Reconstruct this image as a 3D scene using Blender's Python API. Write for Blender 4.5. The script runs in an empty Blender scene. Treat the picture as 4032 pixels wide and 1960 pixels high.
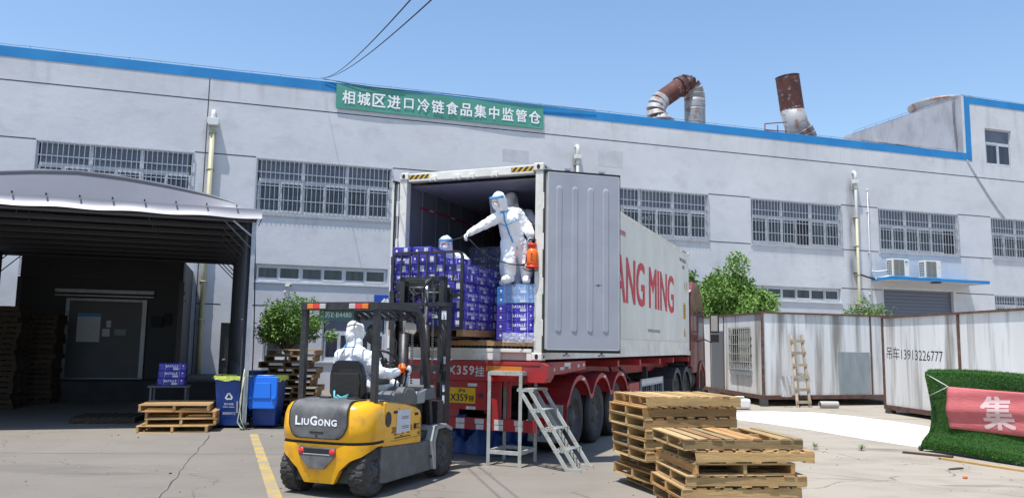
import bpy, bmesh, math, random
from math import sin, cos, pi, radians, sqrt, atan2
from mathutils import Vector, Matrix, noise
random.seed(7)
SC = bpy.context.scene
COL = SC.collection
# ---------------------------------------------------------------- camera, sky, sun, exposure
cam = bpy.data.cameras.new('camera'); camo = bpy.data.objects.new('camera', cam); COL.objects.link(camo)
cam.sensor_width = 36; cam.lens = 3150 / 4032 * 36; cam.clip_start = .05; cam.clip_end = 3000
camo.matrix_world = Matrix.Translation((0, 0, 1.7)) @ Matrix.Rotation(pi / 2 + .1183, 4, 'X') @ Matrix.Rotation(.0156, 4, 'Z')
SC.camera = camo
W = bpy.data.worlds.new('World'); SC.world = W; W.use_nodes = True
SUN_EL = radians(72); SHX, SHY = .62, .785            # ground direction in which shadows fall
nt = W.node_tree; bg = nt.nodes['Background']; sk = nt.nodes.new('ShaderNodeTexSky')
sk.sky_type = 'NISHITA'; sk.sun_disc = False; sk.sun_elevation = SUN_EL; sk.sun_rotation = atan2(-SHX, -SHY)
sk.air_density = 1.25; sk.dust_density = .6; sk.ozone_density = 4.5; sk.altitude = 0
nt.links.new(sk.outputs[0], bg.inputs[0]); bg.inputs[1].default_value = .14
sl = bpy.data.lights.new('sun', 'SUN'); sl.energy = 4.5; sl.angle = radians(.53); sl.color = (1, .965, .91)
so = bpy.data.objects.new('sun', sl); COL.objects.link(so)
sd = Vector((SHX * cos(SUN_EL), SHY * cos(SUN_EL), -sin(SUN_EL)))
so.rotation_euler = sd.to_track_quat('-Z', 'Y').to_euler()
SC.view_settings.view_transform = 'Standard'; SC.view_settings.look = 'None'; SC.view_settings.gamma = 1
SC.view_settings.exposure = .45
SC.cycles.max_bounces = 6; SC.cycles.diffuse_bounces = 4; SC.cycles.transparent_max_bounces = 10

# ---------------------------------------------------------------- helpers
class MB:
    def __init__(s): s.v = []; s.f = []; s.m = []; s.s = []; s.uv = None
    def add(s, vs, fs, mi=0, sm=False, M=None):
        n = len(s.v)
        s.v += [tuple(M @ Vector(p)) for p in vs] if M is not None else [tuple(p) for p in vs]
        for f in fs: s.f.append(tuple(i + n for i in f)); s.m.append(mi); s.s.append(sm)
        return s
    def box(s, x0, x1, y0, y1, z0, z1, mi=0, M=None):
        v = [(x, y, z) for z in (z0, z1) for y in (y0, y1) for x in (x0, x1)]
        return s.add(v, [(0, 2, 3, 1), (4, 5, 7, 6), (0, 1, 5, 4), (2, 6, 7, 3), (0, 4, 6, 2), (1, 3, 7, 5)], mi, False, M)
    def beam(s, p, q, w, h, mi=0, up=(0, 0, 1)):
        p = Vector(p); q = Vector(q); d = q - p; L = d.length
        if L < 1e-6: return s
        d /= L; u = Vector(up)
        if abs(d.dot(u)) > .98: u = Vector((0, 1, 0))
        r = d.cross(u).normalized(); u = r.cross(d)
        M = Matrix((r, d, u)).transposed().to_4x4(); M.translation = p
        return s.box(-w / 2, w / 2, 0, L, -h / 2, h / 2, mi, M)
    def tube(s, path, r, n=8, mi=0, closed=False, cap=True, M=None):
        P = [Vector(p) for p in path]; k = len(P); rs = r if isinstance(r, (list, tuple)) else [r] * k
        vs = []; prev = None
        for i in range(k):
            a = P[i - 1] if (i or closed) else P[0]; b = P[(i + 1) % k] if (i < k - 1 or closed) else P[-1]
            d = (b - a).normalized() if (b - a).length > 1e-9 else Vector((0, 0, 1))
            if prev is None:
                u = d.orthogonal().normalized()
            else:
                u = (prev - d * prev.dot(d)); u = u.normalized() if u.length > 1e-6 else d.orthogonal().normalized()
            prev = u; w = d.cross(u)
            for j in range(n):
                t = 2 * pi * j / n; vs.append(P[i] + (u * cos(t) + w * sin(t)) * rs[i])
        fs = []
        for i in range(k if closed else k - 1):
            for j in range(n):
                a = i * n + j; b = i * n + (j + 1) % n; c = ((i + 1) % k) * n + (j + 1) % n; d_ = ((i + 1) % k) * n + j
                fs.append((a, b, c, d_))
        s.add(vs, fs, mi, True, M)
        if cap and not closed:
            m = len(s.v) - len(vs)
            s.f.append(tuple(m + j for j in reversed(range(n)))); s.m.append(mi); s.s.append(False)
            s.f.append(tuple(m + (k - 1) * n + j for j in range(n))); s.m.append(mi); s.s.append(False)
        return s
    def lathe(s, prof, n=24, mi=0, M=None, sm=True):
        vs = [(r * cos(2 * pi * j / n), r * sin(2 * pi * j / n), z) for r, z in prof for j in range(n)]
        fs = [(i * n + j, i * n + (j + 1) % n, (i + 1) * n + (j + 1) % n, (i + 1) * n + j) for i in range(len(prof) - 1) for j in range(n)]
        return s.add(vs, fs, mi, sm, M)
    def prism(s, poly, d0, d1, mi=0, M=None, axis='y'):
        n = len(poly)
        g = {'y': lambda a, b, d: (a, d, b), 'x': lambda a, b, d: (d, a, b), 'z': lambda a, b, d: (a, b, d)}[axis]
        vs = [g(a, b, d0) for a, b in poly] + [g(a, b, d1) for a, b in poly]
        ar = sum(poly[i][0] * poly[(i + 1) % n][1] - poly[(i + 1) % n][0] * poly[i][1] for i in range(n))
        fs = [tuple(range(n)), tuple(reversed(range(n, 2 * n)))] + [(i, (i + 1) % n, n + (i + 1) % n, n + i)[::-1] for i in range(n)]
        if (ar < 0) ^ (axis == 'x') ^ (axis == 'z'): fs = [f[::-1] for f in fs]
        return s.add(vs, fs, mi, False, M)
    def ball(s, c, r, nu=14, nv=10, mi=0, M=None):
        rx, ry, rz = r if isinstance(r, (tuple, list)) else (r, r, r)
        vs = [(c[0], c[1], c[2] - rz)]
        for i in range(1, nv):
            t = -pi / 2 + pi * i / nv
            vs += [(c[0] + rx * cos(t) * cos(2 * pi * j / nu), c[1] + ry * cos(t) * sin(2 * pi * j / nu), c[2] + rz * sin(t)) for j in range(nu)]
        vs.append((c[0], c[1], c[2] + rz)); L = len(vs) - 1
        fs = [(0, 1 + (j + 1) % nu, 1 + j) for j in range(nu)] + [(L, L - nu + j, L - nu + (j + 1) % nu) for j in range(nu)]
        for i in range(nv - 2):
            for j in range(nu):
                a = 1 + i * nu; fs.append((a + j, a + (j + 1) % nu, a + nu + (j + 1) % nu, a + nu + j))
        return s.add(vs, fs, mi, True, M)
    def grid(s, fn, nu, nv, mi=0, sm=True):
        vs = [fn(i / nu, j / nv) for j in range(nv + 1) for i in range(nu + 1)]
        fs = [(j * (nu + 1) + i, j * (nu + 1) + i + 1, (j + 1) * (nu + 1) + i + 1, (j + 1) * (nu + 1) + i) for j in range(nv) for i in range(nu)]
        return s.add(vs, fs, mi, sm)
    def quad(s, a, b, c, d, mi=0): return s.add([a, b, c, d], [(0, 1, 2, 3)], mi)
    def text(s, body, M, w=None, h=.1, bold=0, depth=.002, mi=0, spacing=1.0, xs=1.0, align='C'):
        """lettering in the local XZ plane facing -Y, centred at the matrix origin"""
        fat = 0
        if bold and (bold < 0 or any(ord(ch) > 0x2e00 for ch in body)): fat, bold = abs(bold), 0
        vs, fs, (a0, a1, b0, b1) = text_data(body, bold, spacing)
        sc = h / (b1 - b0); sx = sc * xs if w is None else w / (a1 - a0)
        ox = (a0 + a1) / 2 if align == 'C' else a0; oz = (b0 + b1) / 2
        for q, (dx, dz) in enumerate([(0, 0), (-1, -.6), (1, .6), (-1, .6), (1, -.6)] if fat else [(0, 0)]):
            s.add([((x - ox + dx * fat) * sx, -depth - q * .0006, (y - oz + dz * fat) * sc) for x, y in vs], fs, mi, False, M)
        return s
    def build(s, name, mats, parent=None, bevel=0, seg=2, loc=None, **tags):
        me = bpy.data.meshes.new(name)
        me.from_pydata([tuple(p) for p in s.v], [], s.f); me.validate(); 
        if not isinstance(mats, (list, tuple)): mats = [mats]
        for m in mats: me.materials.append(m)
        if len(me.polygons) == len(s.m):
            me.polygons.foreach_set('material_index', s.m); me.polygons.foreach_set('use_smooth', s.s)
        me.update()
        o = bpy.data.objects.new(name, me); COL.objects.link(o)
        if parent: o.parent = parent
        if loc: o.location = loc
        if bevel:
            b = o.modifiers.new('bevel', 'BEVEL'); b.width = bevel; b.segments = seg; b.limit_method = 'ANGLE'; b.angle_limit = radians(40)
        tag(o, **tags)
        return o
_TX = {}
def text_data(body, bold=0, spacing=1.0):
    k = (body, bold, spacing)
    if k in _TX: return _TX[k]
    c = bpy.data.curves.new('t', 'FONT'); c.body = body; c.offset = bold; c.space_character = spacing; c.resolution_u = 5 if len(body) == 9 and body[0] == 'Y' else 2
    o = bpy.data.objects.new('t', c); COL.objects.link(o); bpy.context.view_layer.update()
    m = bpy.data.meshes.new_from_object(o.evaluated_get(bpy.context.evaluated_depsgraph_get()))
    vs = [(v.co.x, v.co.y) for v in m.vertices]; fs = [tuple(p.vertices) for p in m.polygons]
    bpy.data.objects.remove(o); bpy.data.curves.remove(c); bpy.data.meshes.remove(m)
    xs = [p[0] for p in vs]; ys = [p[1] for p in vs]
    _TX[k] = (vs, fs, (min(xs), max(xs), min(ys), max(ys))); return _TX[k]
def tag(o, label=None, cat=None, group=None, kind=None):
    if label: o['label'] = label
    if cat: o['category'] = cat
    if group: o['group'] = group
    if kind: o['kind'] = kind
    return o
def empty(name, M=None, label=None, cat=None, group=None, kind=None):
    o = bpy.data.objects.new(name, None); COL.objects.link(o); o.empty_display_size = .2
    if M is not None: o.matrix_world = M if isinstance(M, Matrix) else Matrix.Translation(M)
    return tag(o, label, cat, group, kind)
def dup(root, M=None, label=None, keep=None):
    r = root.copy(); COL.objects.link(r); r.parent = None
    if M is not None: r.matrix_world = M
    if label: r['label'] = label
    for ch in list(root.children):
        if keep and not keep(ch): continue
        c = ch.copy(); COL.objects.link(c); c.parent = r
        for g in ch.children:
            d = g.copy(); COL.objects.link(d); d.parent = c
    return r
def frame(o, ux, z=0):
    """matrix with local x along ux (horizontal), y = 90 deg left of it, z up"""
    a = atan2(ux[1], ux[0]); return Matrix.Translation((o[0], o[1], z)) @ Matrix.Rotation(a, 4, 'Z')
def TR(x, y, z): return Matrix.Translation((x, y, z))
def RZ(a): return Matrix.Rotation(a, 4, 'Z')
def RX(a): return Matrix.Rotation(a, 4, 'X')
def RY(a): return Matrix.Rotation(a, 4, 'Y')

# ---------------------------------------------------------------- materials
def mat(name, c, rough=.7, metal=0, c2=None, scale=3, stretch=(1, 1, 1), c3=None, scale3=20, amt3=.5, bump=0, bscale=60, vary=0,
        thr=(.35, .65), thr3=(.5, .75), spec=None, alpha=1, coat=0, bstretch=None, rand=True, det=6):
    m = bpy.data.materials.new(name); m.use_nodes = True; N = m.node_tree.nodes; L = m.node_tree.links; b = N['Principled BSDF']
    b.inputs['Roughness'].default_value = rough; b.inputs['Metallic'].default_value = metal; b.inputs['Base Color'].default_value = (*c, 1)
    if spec is not None: b.inputs['Specular IOR Level'].default_value = spec
    if alpha < 1: b.inputs['Alpha'].default_value = alpha
    if coat: b.inputs['Coat Weight'].default_value = coat
    if not (c2 or c3 or bump or vary): return m
    tc = N.new('ShaderNodeTexCoord'); oi = N.new('ShaderNodeObjectInfo'); vec = tc.outputs['Object']
    if rand:
        mm = N.new('ShaderNodeVectorMath'); mm.operation = 'MULTIPLY_ADD'
        cx = N.new('ShaderNodeCombineXYZ')
        for i in range(3): L.new(oi.outputs['Random'], cx.inputs[i])
        L.new(cx.outputs[0], mm.inputs[0]); mm.inputs[1].default_value = (31, 17, 23); L.new(vec, mm.inputs[2]); vec = mm.outputs[0]
    def nz(sc, st, d=det):
        mp = N.new('ShaderNodeMapping'); mp.inputs['Scale'].default_value = st; L.new(vec, mp.inputs['Vector'])
        n = N.new('ShaderNodeTexNoise'); n.inputs['Scale'].default_value = sc; n.inputs['Detail'].default_value = d; n.inputs['Roughness'].default_value = .6
        L.new(mp.outputs[0], n.inputs['Vector']); return n.outputs['Fac']
    def ramp(src, a, z):
        r = N.new('ShaderNodeMapRange'); r.inputs['From Min'].default_value = a; r.inputs['From Max'].default_value = z; L.new(src, r.inputs['Value']); return r.outputs[0]
    def mix(fac, a, bb, blend='MIX'):
        x = N.new('ShaderNodeMix'); x.data_type = 'RGBA'; x.blend_type = blend
        L.new(fac, x.inputs[0]) if not isinstance(fac, float) else x.inputs[0].__setattr__('default_value', fac)
        for k, q in ((6, a), (7, bb)):
            if isinstance(q, tuple): x.inputs[k].default_value = (*q, 1)
            else: L.new(q, x.inputs[k])
        return x.outputs[2]
    col = tuple(c)
    if c2: col = mix(ramp(nz(scale, stretch), *thr), tuple(c), tuple(c2))
    if c3:
        f = ramp(nz(scale3, stretch), *thr3); mu = N.new('ShaderNodeMath'); mu.operation = 'MULTIPLY'; L.new(f, mu.inputs[0]); mu.inputs[1].default_value = amt3
        col = mix(mu.outputs[0], col, tuple(c3))
    if vary:
        hs = N.new('ShaderNodeHueSaturation'); r = N.new('ShaderNodeMapRange'); r.inputs['To Min'].default_value = 1 - vary; r.inputs['To Max'].default_value = 1 + vary
        L.new(oi.outputs['Random'], r.inputs['Value']); L.new(r.outputs[0], hs.inputs['Value'])
        if isinstance(col, tuple): hs.inputs['Color'].default_value = (*col, 1)
        else: L.new(col, hs.inputs['Color'])
        col = hs.outputs[0]
    if not isinstance(col, tuple): L.new(col, b.inputs['Base Color'])
    if bump:
        bn = N.new('ShaderNodeBump'); bn.inputs['Strength'].default_value = bump; bn.inputs['Distance'].default_value = .02
        L.new(nz(bscale, bstretch or (1, 1, 1), 4), bn.inputs['Height']); L.new(bn.outputs[0], b.inputs['Normal'])
    return m
M_plaster = mat('plaster', (.60, .605, .625), .92, c2=(.52, .525, .55), scale=.35, stretch=(1, 1, 1.3), c3=(.38, .385, .41), scale3=1.1, amt3=.5, thr3=(.52, .8), bump=.35, bscale=3.5)
def plaster_extra(m, seams):
    N = m.node_tree.nodes; L = m.node_tree.links; b = N['Principled BSDF']; src = b.inputs['Base Color'].links[0].from_socket
    tc = N.new('ShaderNodeTexCoord'); sp = N.new('ShaderNodeSeparateXYZ'); L.new(tc.outputs['Object'], sp.inputs[0])
    def noise_(sc, st):
        mp = N.new('ShaderNodeMapping'); mp.inputs['Scale'].default_value = st; L.new(tc.outputs['Object'], mp.inputs[0]); n = N.new('ShaderNodeTexNoise'); n.inputs['Scale'].default_value = sc; n.inputs['Detail'].default_value = 7; n.inputs['Roughness'].default_value = .65; L.new(mp.outputs[0], n.inputs['Vector']); return n.outputs['Fac']
    def rg(s, a, z, t0=0, t1=1):
        r = N.new('ShaderNodeMapRange'); r.inputs[1].default_value = a; r.inputs[2].default_value = z; r.inputs[3].default_value = t0; r.inputs[4].default_value = t1; L.new(s, r.inputs[0]); return r.outputs[0]
    def mth(op, a, c):
        x = N.new('ShaderNodeMath'); x.operation = op
        for i, q in enumerate((a, c)):
            if isinstance(q, (int, float)): x.inputs[i].default_value = q
            elif q is not None: L.new(q, x.inputs[i])
        return x.outputs[0]
    def mix(f, a, c):
        x = N.new('ShaderNodeMix'); x.data_type = 'RGBA'; L.new(f, x.inputs[0]); L.new(a, x.inputs[6]); x.inputs[7].default_value = (*c, 1); return x.outputs[2]
    streak = rg(noise_(2.2, (1, 1, .10)), .52, .74); patch = noise_(.5, (1, 1, 1)); X, Z = sp.outputs[0], sp.outputs[2]
    top = mth('MULTIPLY', rg(Z, 9.9, 11.2), streak); col = mix(mth('MULTIPLY', top, .6), src, (.26, .265, .28))
    sill = mth('MULTIPLY', mth('MULTIPLY', rg(Z, 5.0, 6.2), rg(Z, 6.22, 6.21)), streak); col = mix(mth('MULTIPLY', sill, .45), col, (.27, .27, .28))
    col = mix(rg(noise_(.9, (1, 1, .35)), .60, .78, 0, .35), col, (.36, .37, .39))
    base = mth('MULTIPLY', rg(Z, 4.4, 2.6), rg(patch, .4, .6)); col = mix(mth('MULTIPLY', base, .3), col, (.33, .33, .34))
    for u, w, s in seams:
        d = mth('ABSOLUTE', mth('SUBTRACT', X, u), None); k = mth('MULTIPLY', rg(d, w, w * .15), rg(noise_(1.6, (1, 1, .3)), .36, .62)); k = mth('MULTIPLY', k, mth('MULTIPLY', rg(Z, 9.7, 9.2), s)); col = mix(k, col, (.14, .14, .15))
    L.new(col, b.inputs['Base Color'])
plaster_extra(M_plaster, [(.72, .30, .8), (-12.95, .22, .7), (-26.95, .25, .6), (-.5, .8, .15)])
M_plaster_side = mat('darker_side_plaster', (.36, .365, .39), .95, c2=(.26, .265, .285), scale=.6, stretch=(1, 1, .5), c3=(.2, .2, .21), scale3=1.2, amt3=.6, bump=.3, bscale=4)  # darker plaster tone for the tower side wall
M_blue_paint = mat('blue_paint', (.010, .185, .46), .8, c2=(.018, .23, .52), scale=.8, c3=(.03, .16, .42), scale3=2.5, amt3=.5)
M_groove = mat('groove', (.05, .05, .06), .9)
M_glass = mat('window_glass', (.018, .024, .035), .12, spec=.5, c2=(.05, .06, .08), scale=1.2, stretch=(6, 1, .3))
M_glass_gray = mat('dusty_pane', (.135, .15, .19), .35, c2=(.085, .10, .14), scale=1.5)
M_alu = mat('white_aluminium', (.56, .58, .61), .45, metal=.1, c2=(.45, .46, .49), scale=5)
M_bars = mat('galvanised_bars', (.44, .46, .50), .45, metal=.3, c2=(.34, .35, .38), scale=6)
M_white_wall = mat('white_sill', (.62, .63, .66), .8, c2=(.5, .51, .54), scale=3)
M_pvc = mat('white_pvc', (.66, .66, .64), .5)
M_pvc_old = mat('yellowed_pipe', (.38, .35, .19), .55, c2=(.48, .46, .32), scale=1.2, stretch=(1, 1, .4), c3=(.2, .18, .12), scale3=4, amt3=.4)
M_void = mat('dark_interior', (.008, .009, .011), 1, spec=0)
M_black = mat('black_rubber', (.012, .012, .013), .6)
M_wire = mat('wire', (.02, .02, .025), .6)
M_steel_dk = mat('black_steel', (.014, .015, .018), .42, c2=(.03, .03, .033), scale=6, c3=(.09, .085, .08), scale3=14, amt3=.35, bump=.1)
M_grey_steel = mat('grey_steel', (.13, .135, .14), .5, metal=.4, c2=(.07, .07, .075), scale=6)
M_chrome = mat('bright_steel', (.6, .6, .6), .25, metal=.9)
M_yellow = mat('forklift_yellow', (.87, .43, .004), .27, c2=(.80, .37, .004), scale=2.5, c3=(.30, .17, .05), scale3=7, amt3=.5, thr3=(.53, .72), coat=.3, bump=.03, bscale=8)
M_greyplas = mat('grey_plastic', (.095, .10, .105), .55, c2=(.13, .13, .13), scale=5, c3=(.28, .26, .24), scale3=7, amt3=.35, bump=.15, bscale=120)
M_hood = mat('scuffed_hood', (.085, .085, .09), .5, c2=(.16, .155, .15), scale=4, c3=(.02, .02, .02), scale3=5, amt3=.6, bump=.05)
M_tyre = mat('tyre_rubber', (.022, .021, .02), .85, c2=(.06, .055, .05), scale=5, c3=(.13, .12, .11), scale3=14, amt3=.4, bump=.3, bscale=50)
M_trtyre = mat('truck_tyre', (.018, .018, .02), .85, c2=(.045, .045, .05), scale=3, bump=.2, bscale=40)
M_rim = mat('dusty_rim', (.05, .05, .052), .7, c2=(.10, .095, .09), scale=8)
M_red = mat('trailer_red', (.40, .018, .022), .5, c2=(.28, .02, .025), scale=3, c3=(.12, .07, .06), scale3=6, amt3=.6, thr3=(.48, .75), bump=.08, bscale=20)
M_redcab = mat('cab_red', (.20, .012, .014), .4, c2=(.12, .02, .02), scale=3, c3=(.16, .12, .10), scale3=2, amt3=.6, coat=.3)
M_cont = mat('container_white', (.70, .68, .62), .5, c2=(.62, .60, .54), scale=1.6, stretch=(1, 1, .5), c3=(.36, .33, .28), scale3=4, amt3=.3, thr3=(.55, .8))
M_cont_rail = mat('container_rail', (.74, .72, .66), .5, c2=(.60, .58, .52), scale=3, c3=(.22, .18, .14), scale3=9, amt3=.5, thr3=(.58, .78))
M_inner = mat('container_lining', (.17, .18, .22), .45, metal=.2, c2=(.13, .14, .17), scale=2, stretch=(4, 1, .4))
M_ceil = mat('container_ceiling', (.42, .43, .46), .45, c2=(.36, .37, .41), scale=1.5, stretch=(6, .3, 1))
M_doorp = mat('door_panel_grey', (.34, .355, .40), .5, c2=(.30, .315, .36), scale=2, c3=(.22, .23, .27), scale3=1.3, amt3=.4, thr3=(.55, .8))
M_gasket = mat('door_gasket', (.012, .012, .014), .5)
M_redlet = mat('red_lettering', (.62, .025, .045), .5, c2=(.5, .03, .05), scale=6)
M_white = mat('white_print', (.82, .82, .82), .6)
M_refl = mat('reflective_tape', (.62, .62, .62), .4, c2=(.45, .45, .45), scale=12)
M_orange = mat('orange_reflector', (.50, .17, .02), .5)
M_plate_y = mat('yellow_plate', (.72, .42, .01), .4, c2=(.55, .32, .02), scale=8)
M_plate_g = mat('green_plate', (.02, .10, .09), .35)
M_print_blk = mat('black_print', (.015, .015, .018), .6)
M_wood = mat('pine', (.50, .335, .145), .75, c2=(.37, .225, .085), scale=4, stretch=(1, 14, 14), c3=(.20, .12, .055), scale3=2.2, amt3=.45, thr3=(.5, .8), vary=.16, bump=.25, bscale=12, bstretch=(1, 10, 10))
M_woodY = mat('pine_crosswise', (.52, .36, .17), .75, c2=(.38, .24, .10), scale=4, stretch=(14, 1, 14), c3=(.24, .155, .08), scale3=2.2, amt3=.5, thr3=(.5, .8), vary=.16, bump=.25, bscale=12, bstretch=(10, 1, 10))
M_woodmid = mat('dull_pallet_wood', (.30, .20, .10), .9, c2=(.17, .11, .055), scale=4, stretch=(1, 8, 8), vary=.3)
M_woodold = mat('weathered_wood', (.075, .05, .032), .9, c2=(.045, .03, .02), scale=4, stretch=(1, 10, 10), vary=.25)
M_ply = mat('plywood_edge', (.40, .24, .12), .8, c2=(.30, .17, .08), scale=5, stretch=(1, 1, 6))
M_box = mat('blue_carton', (.055, .038, .43), .55, c2=(.045, .030, .35), scale=6, vary=.12)
M_boxwrap = mat('wrapped_carton', (.02, .15, .55), .4, c2=(.04, .22, .62), scale=6)
M_boxprint = mat('pale_print', (.30, .30, .62), .55)
M_label = mat('paper_label', (.72, .73, .76), .6, c2=(.55, .56, .62), scale=40)
M_film = mat('stretch_film', (.62, .78, .95), .15, alpha=.30, spec=.8, bump=.9, bscale=14, bstretch=(1, 1, .25))
M_film_dim = mat('stretch_film_haze', (.45, .50, .62), .2, alpha=.33, spec=.8, bump=1, bscale=6, bstretch=(1, .3, 1))
M_suit = mat('white_coverall', (.82, .83, .86), .6, bump=.9, bscale=10, bstretch=(1, 1, .4), rand=False, det=4)
M_tape = mat('blue_tape', (.03, .30, .66), .5)
M_skin = mat('skin', (.52, .30, .22), .55)
M_dark = mat('dark_cloth', (.03, .03, .035), .8)
M_glove = mat('latex_glove', (.78, .79, .83), .4, bump=.2, bscale=60)
M_visor = mat('clear_visor', (.7, .8, .9), .05, alpha=.18, spec=.8)
M_mask = mat('white_mask', (.85, .86, .88), .7)
M_orangeplas = mat('orange_plastic', (.90, .17, .01), .35, c2=(.84, .13, .01), scale=7)
M_redplas = mat('red_plastic', (.75, .04, .01), .35)
M_bin = mat('blue_bin', (.006, .045, .24), .42, c2=(.012, .06, .28), scale=5, bump=.05)
M_binlid = mat('bright_blue_lid', (.008, .16, .72), .33)
M_bag = mat('yellow_green_bag', (.62, .74, .12), .35, bump=.8, bscale=22)
M_tarp = mat('blue_tarp', (.012, .05, .20), .5, bump=.6, bscale=12)
M_canopy = mat('grey_canopy_fabric', (.245, .245, .275), .42, metal=.1, c2=(.22, .22, .25), scale=1.2, bump=.12, bscale=2)
M_curtain = mat('side_curtain', (.10, .115, .145), .5, c2=(.07, .08, .10), scale=2)
M_galv = mat('galvanised_post', (.42, .45, .50), .4, metal=.3, c2=(.33, .35, .39), scale=5)
M_framedk = mat('dusty_frame_steel', (.10, .10, .115), .55, metal=.3)
M_leaf = mat('leaf', (.085, .17, .028), .5, c2=(.13, .23, .04), scale=2.2, c3=(.05, .10, .018), scale3=9, amt3=.7)
M_leaf2 = mat('light_leaf', (.10, .20, .03), .5, c2=(.17, .29, .05), scale=2, c3=(.045, .095, .015), scale3=9, amt3=.8)
M_bark = mat('bark', (.12, .09, .065), .9, c2=(.07, .055, .04), scale=8)
M_cabin = mat('stained_white_panel', (.74, .745, .74), .6, c2=(.64, .64, .62), scale=.8, c3=(.20, .18, .155), scale3=.95, stretch=(2.6, 2.6, .20), amt3=.9, thr3=(.49, .68), thr=(.3, .7))
M_rust = mat('rusty_frame', (.14, .065, .045), .85, c2=(.07, .04, .03), scale=6, c3=(.25, .22, .2), scale3=9, amt3=.4, bump=.3, bscale=30)
M_sheet = mat('grey_board', (.22, .26, .28), .5, c2=(.30, .33, .34), scale=4, stretch=(1, 1, .3))
M_turf = mat('turf_backing', (.016, .065, .005), .9)
M_blade = mat('plastic_grass', (.032, .135, .008), .6, c2=(.05, .18, .012), scale=5)
M_pinkflag = mat('faded_red_banner', (.60, .16, .165), .8, c2=(.54, .13, .14), scale=3, bump=.7, bscale=5, bstretch=(.4, 1, 2))
M_banner = mat('green_banner', (.075, .30, .235), .65, c2=(.065, .26, .205), scale=1.5)
M_duct_rust = mat('rusted_duct', (.12, .034, .024), .8, c2=(.055, .022, .02), scale=3, c3=(.38, .38, .38), scale3=5, amt3=.5, thr3=(.56, .7), bump=.15)
M_duct = mat('weathered_duct', (.34, .35, .36), .55, metal=.15, c2=(.27, .27, .27), scale=2.2, c3=(.20, .07, .035), scale3=2.4, amt3=.85, thr3=(.50, .66))
M_ac = mat('air_conditioner_casing', (.72, .71, .66), .5, c2=(.66, .65, .6), scale=4)
M_acgr = mat('air_conditioner_grille', (.36, .36, .31), .6)
M_shutter = mat('roller_shutter', (.13, .145, .19), .5, metal=.4)
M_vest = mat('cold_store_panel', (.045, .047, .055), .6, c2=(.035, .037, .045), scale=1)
M_card = mat('cardboard', (.55, .42, .28), .8)
M_blue_sign = mat('blue_sign', (.012, .06, .36), .5)
M_light_red = mat('red_lens', (.60, .02, .02), .2, coat=.5)
M_light_or = mat('amber_lens', (.70, .16, .01), .2, coat=.5)
M_light_cl = mat('clear_lens', (.45, .42, .40), .2, coat=.5)
M_seat = mat('black_vinyl', (.018, .018, .019), .38, bump=.25, bscale=14)
M_lightblue = mat('teal_strap', (.10, .42, .52), .6)
M_mirror = mat('dusty_mirror', (.42, .40, .36), .3, metal=.3)
M_ladder = mat('painted_frame', (.44, .46, .43), .6, c2=(.33, .34, .31), scale=7, c3=(.30, .13, .06), scale3=9, amt3=.75, thr3=(.56, .7))
M_canopy_shade = mat('canopy_shade_dark', (.045, .047, .055), .8, c2=(.03, .032, .04), scale=1)
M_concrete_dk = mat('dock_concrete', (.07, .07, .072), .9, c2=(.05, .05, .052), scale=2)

def wood_vary(m, cols):
    N = m.node_tree.nodes; L = m.node_tree.links; b = N['Principled BSDF']; src = b.inputs['Base Color'].links[0].from_socket; oi = N.new('ShaderNodeObjectInfo')
    cr = N.new('ShaderNodeValToRGB'); cr.color_ramp.interpolation = 'CONSTANT'
    for i, (p, c) in enumerate(cols):
        e_ = cr.color_ramp.elements[i] if i < 2 else cr.color_ramp.elements.new(p)
        e_.position = p; e_.color = (*c, 1)
    w = N.new('ShaderNodeTexWhiteNoise'); w.noise_dimensions = '1D'; L.new(oi.outputs['Random'], w.inputs['W']); L.new(w.outputs['Value'], cr.inputs[0])
    x = N.new('ShaderNodeMix'); x.data_type = 'RGBA'; x.blend_type = 'MULTIPLY'; x.inputs[0].default_value = 1; L.new(src, x.inputs[6]); L.new(cr.outputs[0], x.inputs[7]); L.new(x.outputs[2], b.inputs['Base Color'])
for m_ in (M_wood, M_woodY): wood_vary(m_, [(0, (1, 1, 1)), (.3, (1.08, .90, .74)), (.5, (.80, .74, .72)), (.65, (1.06, 1.06, 1.0)), (.82, (.72, .60, .50)), (.92, (.62, .66, .72))])
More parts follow.
